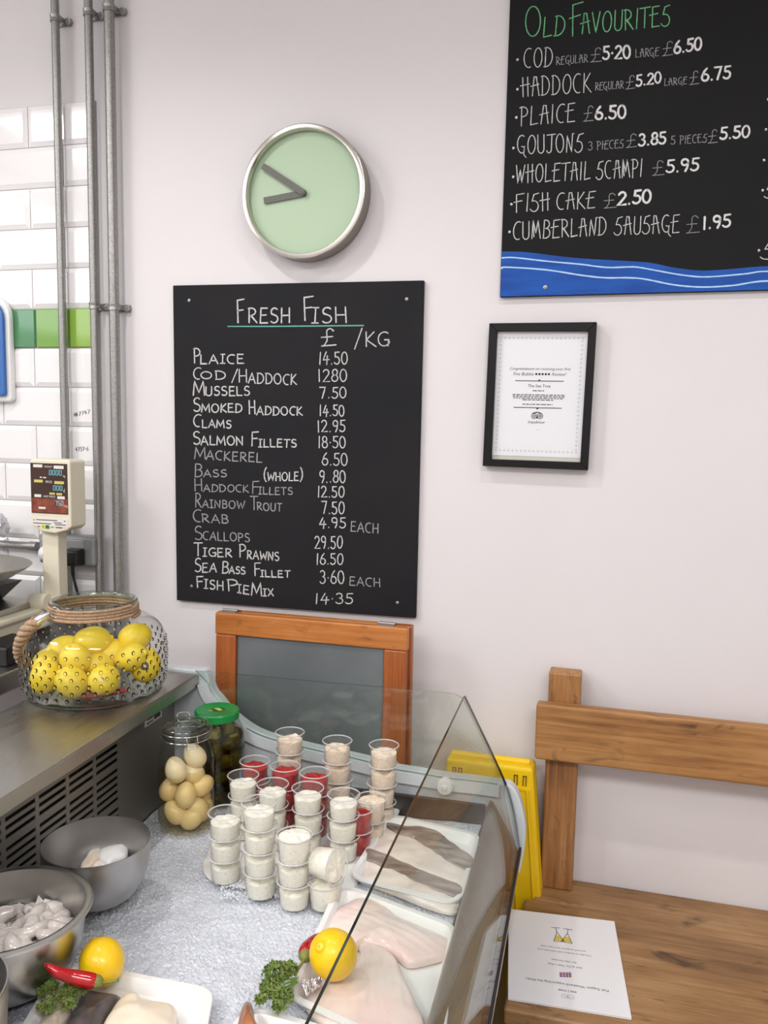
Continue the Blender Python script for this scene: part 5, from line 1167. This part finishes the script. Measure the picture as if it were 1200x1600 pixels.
def twist(mb, path, R, strands=3, pitch=.022, n=6):
    """laid rope: strands wound round a path"""
    L = [0.]
    for a, b in zip(path[:-1], path[1:]): L.append(L[-1] + (b - a).length)
    tn = [(path[min(len(path) - 1, i + 1)] - path[max(0, i - 1)]).normalized() for i in range(len(path))]
    nr = Vector((0, 0, 1)) if abs(tn[0].z) < .9 else Vector((1, 0, 0)); fr = []
    for t_ in tn: nr = (nr - t_ * nr.dot(t_)).normalized(); fr.append((nr.copy(), t_.cross(nr)))
    for s in range(strands):
        ph = 2 * PI * s / strands; pts = [p + (a * math.cos(2 * PI * l / pitch + ph) + b * math.sin(2 * PI * l / pitch + ph)) * R * .5 for p, (a, b), l in zip(path, fr, L)]
        mb.tube(pts, R * .58, n)
rp = MB()
for k_ in range(4):
    zz = JZ + .1645 + k_ * .0065; rr = .0895 + (.0035 if k_ == 0 else 0)
    twist(rp, [Vector((JX + rr * math.cos(a), JY + rr * math.sin(a), zz + .0065 * a / (2 * PI))) for a in [2 * PI * i / 230 for i in range(231)]], .0038, 3, .014, 5)
rp.build('rope_collar', M['rope'], t, smooth=80)
vd = Vector((JX - CAM.x, JY - CAM.y, 0)).normalized(); sd = Vector((vd.y, -vd.x, 0))   # away from / right of the camera, level
def jpix(px, py, depth):   # point on the vertical plane through the jar axis, moved towards the camera by depth
    d = ray(px, py); o = Vector((JX, JY, 0)) - vd * depth; k_ = (o - CAM).dot(vd) / d.dot(vd); return CAM + d * k_
hp = [jpix(57, 971, .055), jpix(42, 984, .05), jpix(33, 1000, .035), jpix(30, 1016, .01), jpix(34, 1030, -.01), jpix(42, 1038, -.03)]
hr = MB(); twist(hr, crom(hp, 14), .0125, 3, .045, 8); o = hr.build('rope_handle', M['rope'], t, smooth=80)
fm = MB(); a, b = jpix(54, 973, .055), jpix(72, 961, .052); fm.tube([a, a + (b - a) * .05, b], [.0085, .0092, .0092], 14); fm.tube([b, b + (b - a) * .3], .0045, 10); fm.build('ferrule', M['chrome'], o, origin=(JX, JY, JZ), smooth=50)
rc = jpix(86, 957, .055); rn = (vd * .8 + sd * .5).normalized(); e1 = Vector((0, 0, 1)); e2 = rn.cross(e1)
MB().tube([rc + (e1 * math.cos(i * PI / 12) + e2 * math.sin(i * PI / 12)) * .0105 for i in range(24)], .0011, 8, 0, True).build('ring', M['chrome'], o, origin=(JX, JY, JZ), smooth=60)
LM = [(144, 1002, .04, (1, .05, .1), 1.25, 'elongated lemon at the top of the pile in the glass jar'), (211, 996, .02, (.8, .5, .1), 1.2, 'lemon high on the right in the glass jar'),
      (101, 1016, .0, (.9, .1, .2), 1.2, 'lemon behind the glare at the upper left of the glass jar'), (76, 1036, .02, (.5, .7, .1), 1.15, 'lemon halfway up the left of the glass jar'),
      (118, 1030, .07, (-.4, -.4, .8), 1.15, 'round lemon in the middle of the jar, left of centre'), (172, 1020, .03, (1, -.2, 0), 1.2, 'lemon just right of the jar centre'),
      (205, 1027, .06, (.7, -.4, .3), 1.15, 'lemon on the right, under the highest right lemon'), (64, 1060, .07, (.2, .3, .9), 1.15, 'lemon low at the left side of the glass jar'),
      (110, 1068, .112, (-.6, -.2, .7), 1.15, 'front lemon low in the jar, left of the stickered one'), (163, 1063, .115, (.5, .85, .1), 1.1, 'lemon with a dark round sticker at the jar front'),
      (240, 1041, .06, (.3, .2, .9), 1.15, 'stickered lemon at the right side of the glass jar'), (152, 1040, .05, (1, .3, .1), 1.2, 'lemon behind the stickered front lemon in the jar')]
for i, (x, y, d, ax, lg, lab) in enumerate(LM):
    p = jpix(x, y, d); rr = math.hypot(p.x - JX, p.y - JY); rl_ = .032
    if rr > .115: q = Vector((p.x - JX, p.y - JY, 0)) * (.115 / rr); p.x, p.y = JX + q.x, JY + q.y
    p.z = max(p.z, JZ + .038); lt = thing('lemon', lab, 'lemon', (p.x, p.y, p.z - .03), 'lemons in the glass jar')
    a3 = sd * ax[0] + vd * ax[1] + Vector((0, 0, 1)) * ax[2]
    lemon_mesh(MB(), p, rl_ * .97, a3, lg, i).build('fruit', M['lemon_pale'], lt, smooth=80)
    if i in (9, 10):
        fd = ((CAM - p).normalized() + (sd * -.25 if i == 9 else sd * -.1)).normalized(); sm_ = MB(); R_ = Vector((0, 0, 1)).rotation_difference(fd).to_matrix()
        sm_.ball(p + fd * .0312, .0088, 16, 0, (1, 1, .2), R_); sm_.ball(p + fd * .0324, .0044, 12, 1, (1, .7, .24), R_); sm_.build('fruit_sticker', [M['sticker'], M['pill']], lt, smooth=60)
cp = [jpix(x, y, .09) for x, y in ((122, 1097), (140, 1098), (160, 1098), (182, 1096), (203, 1090))]
for q in cp: q.z = max(q.z, JZ + .0195)
chilli('red chilli pepper on the bottom of the glass lemon jar', cp, .0125, None, [cp[0] - sd * .012, cp[0] - sd * .02])

# ------------------------------------------------------------------ clip-top jar of pickled eggs
eb = away(onz(292, 1309, ZI), .057); EX, EY = eb.x, eb.y; ez = ZI + .002
t = thing('clip_top_jar', 'clip-top glass jar of pickled eggs standing on the ice', 'jar', (EX, EY, ez))
ep = [(.0005, .003), (.044, .002), (.053, .004), (.057, .012), (.058, .04), (.058, .135), (.0565, .150), (.052, .166), (.0465, .178), (.0445, .186), (.0445, .198)]
MB().lathe([(p.x, ez + p.z) for p in crom([(r, 0, z) for r, z in ep], 4)], (EX, EY, 0), 64).build('jar_wall', M['jar'], t, smooth=60)
MB().lathe([(.0445, ez + .1945), (.0495, ez + .195), (.0505, ez + .198), (.0495, ez + .201), (.0445, ez + .2015)], (EX, EY, 0), 48).build('rubber_seal', M['jar_thick'], t, smooth=60)
lid = MB().lathe([(.0445, ez + .2018), (.0495, ez + .2025), (.0505, ez + .207), (.0495, ez + .213), (.047, ez + .2165), (.040, ez + .2185), (.038, ez + .2175), (.026, ez + .2172), (.024, ez + .219), (.0005, ez + .2195)], (EX, EY, 0), 64).build('lid', M['jar_thick'], t, smooth=50)
lt_ = MB(); lv = lambda s, t_: Vector((EX, EY, ez + .2199)) + sd * ((s - .5) * .05) - vd * ((.5 - t_) * -.05)
for r_ in (.0235, .0375): lt_.tube([(EX + r_ * math.cos(i * PI / 24), EY + r_ * math.sin(i * PI / 24), ez + .2192) for i in range(48)], .0009, 6, 0, True)
for i in range(7): lt_.ball((EX + sd.x * (-.016 + i * .0053), EY + sd.y * (-.016 + i * .0053), ez + .2198), .0022, 8, 0, (1, 1, .4))
lt_.build('embossing', M['jar_thick'], lid, origin=(EX, EY, ez), smooth=60)
wm = MB()
for zz, r_ in ((.1915, .0508), (.206, .0522)): wm.tube([(EX + r_ * math.cos(i * PI / 30), EY + r_ * math.sin(i * PI / 30), ez + zz) for i in range(60)], .0011, 6, 0, True)
fr_ = -vd * .053 + sd * .006; ctr_ = Vector((EX, EY, ez))
for k_ in (-.0105, .0105):
    wm.tube(crom([ctr_ + fr_ + sd * k_ + Vector((0, 0, .207)), ctr_ + fr_ * 1.06 + sd * k_ + Vector((0, 0, .196)), ctr_ + fr_ * 1.05 + sd * k_ + Vector((0, 0, .182))], 5), .0011, 6)
wm.tube([ctr_ + fr_ * 1.06 - sd * .0105 + Vector((0, 0, .184)), ctr_ + fr_ * 1.06 + sd * .0105 + Vector((0, 0, .184))], .0018, 8)
wm.tube(crom([ctr_ + vd * .046 - sd * .012 + Vector((0, 0, .208)), ctr_ + vd * .05 - sd * .011 + Vector((0, 0, .222)), ctr_ + vd * .05 + sd * .011 + Vector((0, 0, .222)), ctr_ + vd * .046 + sd * .012 + Vector((0, 0, .208))], 6), .0012, 6)
wm.build('wire_clip', M['chrome'], t, smooth=60)
MB().lathe([(.0005, ez + .0045), (.052, ez + .0055), (.0555, ez + .013), (.0565, ez + .04), (.0565, ez + .117), (.054, ez + .118), (.0005, ez + .118)], (EX, EY, 0), 56).build('brine', M['brine'], t, smooth=50)
def epix(px, py, depth, X=None, Y=None):
    d = ray(px, py); o = Vector((EX if X is None else X, EY if Y is None else Y, 0)) - vd * depth; k_ = (o - CAM).dot(vd) / d.dot(vd); return CAM + d * k_
EG = [(304, 1181, .0, 'upper pickled egg near the jar neck'), (274, 1203, .022, 'pickled egg at the left, breaking the brine surface'), (300, 1208, .002, 'pickled egg at the middle of the brine surface'), (327, 1227, .012, 'yellowish pickled egg at the upper right of the brine'),
      (264, 1232, -.004, 'pickled egg at the left side behind the central egg'), (290, 1242, .03, 'pickled egg in the centre front of the jar'), (268, 1272, .028, 'tall pickled egg at the lower left of the jar'), (311, 1264, .028, 'pickled egg leaning at the lower right of the jar'),
      (300, 1294, .030, 'lowest pickled egg at the front of the jar'), (328, 1280, .0, 'pickled egg at the lower right edge of the jar'), (285, 1262, -.02, 'pickled egg hidden behind the front eggs'), (318, 1247, -.015, 'pickled egg behind, right of centre in the jar')]
k = random.Random(4)
for i, (x, y, d, lab) in enumerate(EG):
    p = epix(x, y, d); q = Vector((p.x - EX, p.y - EY, 0)); mx = .0315
    if q.length > mx: q = q.normalized() * mx; p = Vector((EX + q.x, EY + q.y, p.z))
    p.z = max(p.z, ez + .027); R_ = Matrix.Rotation(k.uniform(-1.2, 1.2), 3, vd) @ Matrix.Rotation(k.uniform(-.4, .4), 3, sd)
    m = MB(); m.ball((0, 0, 0), .0225, 22, 0, (.98, .98, 1.22)); m.v = [p + R_ @ Vector((v.x * (1 - .12 * v.z / .027), v.y * (1 - .12 * v.z / .027), v.z)) for v in m.v]
    tag(m.build('pickled_egg', M['egg'], smooth=80), lab, 'egg', 'pickled eggs in the clip-top jar')

# ------------------------------------------------------------------ gherkin jar
gx = onz(339, 1108, .905); GX, GY = gx.x, gx.y + 0.0; GX = gx.x; gz = ZI - .004
if GY > YE - .068: GY = YE - .068
t = thing('screw_top_jar', 'green-lidded glass jar of gherkins behind the pickled egg jar', 'jar', (GX, GY, gz)); HG = .905 - gz
gpf = [(.0005, .003), (.05, .002), (.058, .006), (.061, .02), (.061, HG - .075), (.0595, HG - .055), (.054, HG - .038), (.0485, HG - .026), (.0465, HG - .02), (.0465, HG - .004)]
MB().lathe([(p.x, gz + p.z) for p in crom([(r, 0, z) for r, z in gpf], 4)], (GX, GY, 0), 64).build('jar_wall', M['jar'], t, smooth=60)
lid = MB(); R0 = .0485; pts = []
lp = [(R0, gz + HG - .018), (R0 + .0005, gz + HG - .003), (R0 - .002, gz + HG - .0002), (R0 - .005, gz + HG), (R0 - .007, gz + HG - .0012), (.0005, gz + HG - .0012)]
lid.lathe(lp, (GX, GY, 0), 72); o = lid.build('lid', M['greenlid'], t, smooth=35)
lm = lambda s, t_, h=.0: Vector((GX, GY, gz + HG - .0008 + h)) + sd * s + vd * t_
m = MB(); m.add([lm(*q) for q in [(.016 * math.cos(i * PI / 12) + .002, .013 * math.sin(i * PI / 12)) for i in range(24)]], [tuple(range(24))], 1)
m.add([lm(-.006, .010, .0003), lm(.006, .008, .0003), lm(.012, -.008, .0003), lm(.003, -.010, .0003)], [(0, 1, 2, 3)], 0); m.add([lm(-.022, -.004, .0003), lm(-.01, -.001, .0003), (lm(-.012, -.008, .0003))], [(0, 1, 2)], 0)
m.build('lid_motif', [M['lidmotif'], M['lidmotif2']], o, origin=(GX, GY, gz), recalc=False)
MB().lathe([(.0005, gz + .005), (.055, gz + .006), (.0595, gz + .022), (.0595, gz + HG - .075), (.057, gz + HG - .055), (.0005, gz + HG - .054)], (GX, GY, 0), 48).build('brine', M['gbrine'], t, smooth=50)
def ring_label(z0, z1, a0, a1, m_, name):
    q = MB(); n = 14; r_ = .0614
    vs = []
    for zz in (z0, z1):
        for i in range(n + 1):
            a = a0 + (a1 - a0) * i / n; d = -vd * math.cos(a) + sd * math.sin(a); vs.append((GX + d.x * r_, GY + d.y * r_, zz))
    q.add(vs, [(i, i + 1, n + 2 + i, n + 1 + i) for i in range(n)]); q.build(name, m_, t, smooth=60, recalc=False)
ring_label(gz + .02, gz + .062, .35, 1.15, M['label'], 'jar_label'); ring_label(gz + .0622, gz + .078, .75, 1.1, M['labelb'], 'jar_label')
GK = [(364, 1160, .03), (350, 1150, -.01), (338, 1175, .03), (372, 1185, .015), (352, 1190, .035), (335, 1150, .02), (368, 1210, .01), (345, 1215, .02), (356, 1137, .0), (340, 1200, -.02), (360, 1175, -.02)]
for i, (x, y, d) in enumerate(GK):
    p = epix(x, y, d, GX, GY); q = Vector((p.x - GX, p.y - GY, 0))
    if q.length > .038: q = q.normalized() * .038; p = Vector((GX + q.x, GY + q.y, p.z))
    p.z = min(max(p.z, gz + .03), gz + HG - .045); R_ = Matrix.Rotation(k.uniform(-1.3, 1.3), 3, vd) @ Matrix.Rotation(k.uniform(-.6, .6), 3, sd)
    m = MB(); m.ball((0, 0, 0), .017, 18, 0, (.9, .9, 1.35), None, .18, i); m.v = [p + R_ @ v for v in m.v]
    tag(m.build('gherkin', M['gherkin'], smooth=80), 'olive brown gherkin packed in the green-lidded jar', 'gherkin', 'gherkins in the green-lidded jar')

# ------------------------------------------------------------------ back table and weighing scale at the left
TZ = .985; te = onz(20, 1048, TZ).x
t = thing('steel_table', 'stainless steel table behind the counter at the left, carrying the weighing scale', 'table', (te - .4, -.6, 0))
MB().box((te - .85, -.012, TZ - .045), (te, -1.3, TZ)).build('table_top', M['steel'], t, bevel=.004)
for x in (te - .8, te - .06):
    for y in (-.06, -1.25): MB().box((x, y - .02, 0), (x + .04, y + .02, TZ - .0455)).build('leg', M['steel_dk'], t)
bx = onz(18, 1040, TZ); bt = onz(9, 1013, TZ + .045)
tag(MB().box((bx.x - .08, bx.y - .015, TZ + .0004), (bx.x, bx.y + .10, TZ + .045)).build('black_box', M['black'], bevel=.006), 'small black box on the steel table in front of the scale', 'box')
ys = -.165
cl, cr, ct_ = ony(66, 900, ys), ony(92, 900, ys), ony(80, 840, ys)
hd = [ony(46, 717, ys - .02), ony(109, 720, ys - .02), ony(47, 826, ys - .02)]
t = thing('weighing_scale', 'cream electronic weighing scale with a tall price display, at the left edge', 'weighing scale', (cl.x - .1, ys, TZ))
sx1 = cl.x + .006
MB().box((sx1 - .36, ys + .06, TZ + .022), (sx1, ys - .27, TZ + .062)).build('body', M['cream'], t, bevel=.006)
MB().box((sx1 - .372, ys + .07, TZ + .0625), (sx1 + .01, ys - .28, TZ + .078)).build('top_cover', M['cream'], t, bevel=.005)
for x in (sx1 - .33, sx1 - .03):
    for y in (ys + .03, ys - .24): MB().lathe([(.016, TZ + .0003), (.016, TZ + .0215)], (x, y, 0), 16, 0, 'z', True, True).build('foot', M['black'], t)
MB().box((sx1 - .34, ys + .01, TZ + .0785), (sx1 - .02, ys - .25, TZ + .094)).build('platter', M['steel'], t, bevel=.003)
px_ = MB(); px_.hexa([(sx1 - .25, ys - .02, TZ + .0945), (sx1 - .11, ys - .02, TZ + .0945), (sx1 - .11, ys - .20, TZ + .0945), (sx1 - .25, ys - .20, TZ + .0945)], [(sx1 - .30, ys - .02, TZ + .146), (sx1 - .05, ys - .02, TZ + .146), (sx1 - .05, ys - .20, TZ + .146), (sx1 - .30, ys - .20, TZ + .146)]); px_.build('pan_bracket', M['black'], t)
pc_ = (sx1 - .172, ys - .13); m = MB(); m.lathe([(.0005, .006), (.10, .008), (.15, .018), (.19, .040), (.2, .047), (.2025, .049), (.2, .0505), (.188, .044), (.148, .022), (.10, .012), (.0005, .01)], (0, 0, 0), 64)
m.v = [Vector((pc_[0] + v.x, pc_[1] + v.y * .82, TZ + .1465 + v.z)) for v in m.v]; m.build('pan', M['steel'], t, smooth=50)
MB().box((cl.x + .002, ys, TZ + .05), (cr.x, ys + .036, hd[2].z + .03)).build('column', M['cream'], t, bevel=.003)
MB().lathe([(.018, -.03), (.021, -.026), (.021, .02)], (cl.x + .005, ys - .012, TZ + .092), 24, 0, 'x', True, True).build('column_clamp', M['cream'], t, smooth=40)
x0, x1, zt_, zb_ = hd[0].x, hd[1].x, hd[0].z, hd[2].z; yf_ = ys - .02
op = [(x0, zt_ - .004), (x0 + .006, zt_), (x1 - .006, zt_), (x1, zt_ - .004), (x1, zb_ + .010), (x1 - .012, zb_ + .001), ((x0 + x1) / 2 + .01, zb_ - .009), (x0 + .03, zb_ - .006), (x0, zb_ + .008)]
MB().prism([(x, yf_, z) for x, z in op], (0, .062, 0)).build('display_head', M['cream'], t, bevel=.004, seg=3)
s0, s1 = ony(47.7, 723, yf_), ony(106.8, 804, yf_)
MB().box((s0.x, yf_ - .0012, s1.z), (s1.x, yf_ - .0001, s0.z)).build('display_window', M['screen'], t)
sm_ = quadmap((s0.x, yf_ - .0015, s0.z), (s1.x, yf_ - .0015, s0.z), (s1.x, yf_ - .0015, s1.z), (s0.x, yf_ - .0015, s1.z))
zs2 = lambda X, Y: ((X - 358) / 440, (Y - 175) / 605); m = MB()
def sr(X0, Y0, X1, Y1, mi): a = zs2(X0, Y0); b = zs2(X1, Y1); srect(m, a[0], a[1], b[0], b[1], sm_ if mi == 1 else (lambda s, q: sm_(s, q) + Vector((0, -.0003, 0))), mi)
def st(tx, X0, X1, Y, mi): a = zs2(X0, Y); b = zs2(X1, Y); printed(m, tx, (a[0] + b[0]) / 2, a[1], b[0] - a[0], lambda s, q: sm_(s, q) + Vector((0, -.0003, 0)), mi, 0, 1.25, .73)
sr(362, 598, 796, 768, 1)
for (X0, Y0, X1, Y1, mi) in ((395, 190, 505, 226, 0), (642, 198, 760, 236, 0), (400, 374, 505, 408, 2), (645, 384, 760, 418, 2), (400, 552, 482, 586, 0), (676, 564, 765, 598, 0), (582, 524, 648, 548, 2), (666, 526, 734, 552, 2), (448, 702, 532, 728, 0), (472, 338, 498, 352, 0), (512, 340, 548, 354, 0)): sr(X0, Y0, X1, Y1, mi)
st('WEIGHT', 528, 624, 214, 0); st('PRICE', 540, 616, 396, 0); st('UNIT-PRICE', 508, 652, 572, 0); st('kg', 750, 776, 318, 0); st('\u00a3', 752, 772, 492, 0); st('\u00a3/kg', 752, 796, 678, 0)
SEG = {'0': 'abcdef', '5': 'afgcd', '7': 'abc'}
def seg(ch, X, Y, w_, h_):
    q = dict(a=(0, 0, 1, 0), b=(1, 0, 1, .5), c=(1, .5, 1, 1), d=(0, 1, 1, 1), e=(0, .5, 0, 1), f=(0, 0, 0, .5), g=(0, .5, 1, .5))
    for c_ in SEG[ch]:
        a, b, c2_, d_ = q[c_]; tt = 2.4; xa, ya, xb, yb2 = X + a * w_ - b * 4, Y + b * h_, X + c2_ * w_ - d_ * 4, Y + d_ * h_; sr(min(xa, xb) - tt, min(ya, yb2) - tt + 3, max(xa, xb) + tt, max(ya, yb2) + tt - 3, 3) if abs(xa - xb) < 6 else sr(min(xa, xb), ya - tt, max(xa, xb), ya + tt, 3)
for i, ch in enumerate('0000'): seg(ch, 590 + i * 40, 254, 24, 58)
for i, ch in enumerate('000'): seg(ch, 634 + i * 40, 438, 24, 56)
for i, ch in enumerate('750'): seg(ch, 648 + i * 37, 620, 23, 54)
m.build('display_print', [M['pill'], M['screen_red'], M['pilly'], M['seg']], t, recalc=False, weld=False)
k0, k1_ = ony(48.6, 808, yf_), ony(106.3, 824.5, yf_)
MB().box((k0.x, yf_ - .0009, k1_.z), (k1_.x, yf_ - .0001, k0.z)).build('data_sticker', M['pill'], t)
m = MB(); zk = quadmap((k0.x, yf_ - .0012, k0.z), (k1_.x, yf_ - .0012, k0.z), (k1_.x, yf_ - .0012, k1_.z), (k0.x, yf_ - .0012, k1_.z))
for (a, b, c_, mi) in ((.07, .1, .28, 1), (.15, .72, .24, 0), (.62, .84, .5, 0), (.06, .55, .66, 0), (.66, .95, .72, 0), (.9, .95, .26, 0)): srect(m, a, c_ - .05, b, c_ + .05, zk, mi)
srect(m, .28, .80, .38, 1.25, zk, 2); srect(m, .40, .82, .50, 1.25, zk, 3)
printed(m, 'V', .33, 1.02, .07, lambda s, q: zk(s, q) + Vector((0, -.0004, 0)), 1, 0, 1.2, 3.2); printed(m, 'K', .45, 1.02, .07, lambda s, q: zk(s, q) + Vector((0, -.0004, 0)), 1, 0, 1.2, 3.2)
for a, b in ((.18, .23), (.56, .6), (.68, .84)): srect(m, a, .98, b, 1.1, zk, 0)
m.build('sticker_print', [M['ink'], M['inkd'], mat('bright_yellow', (240, 226, 60), .5), mat('sticker_green', (56, 140, 70), .5)], t, recalc=False, weld=False)
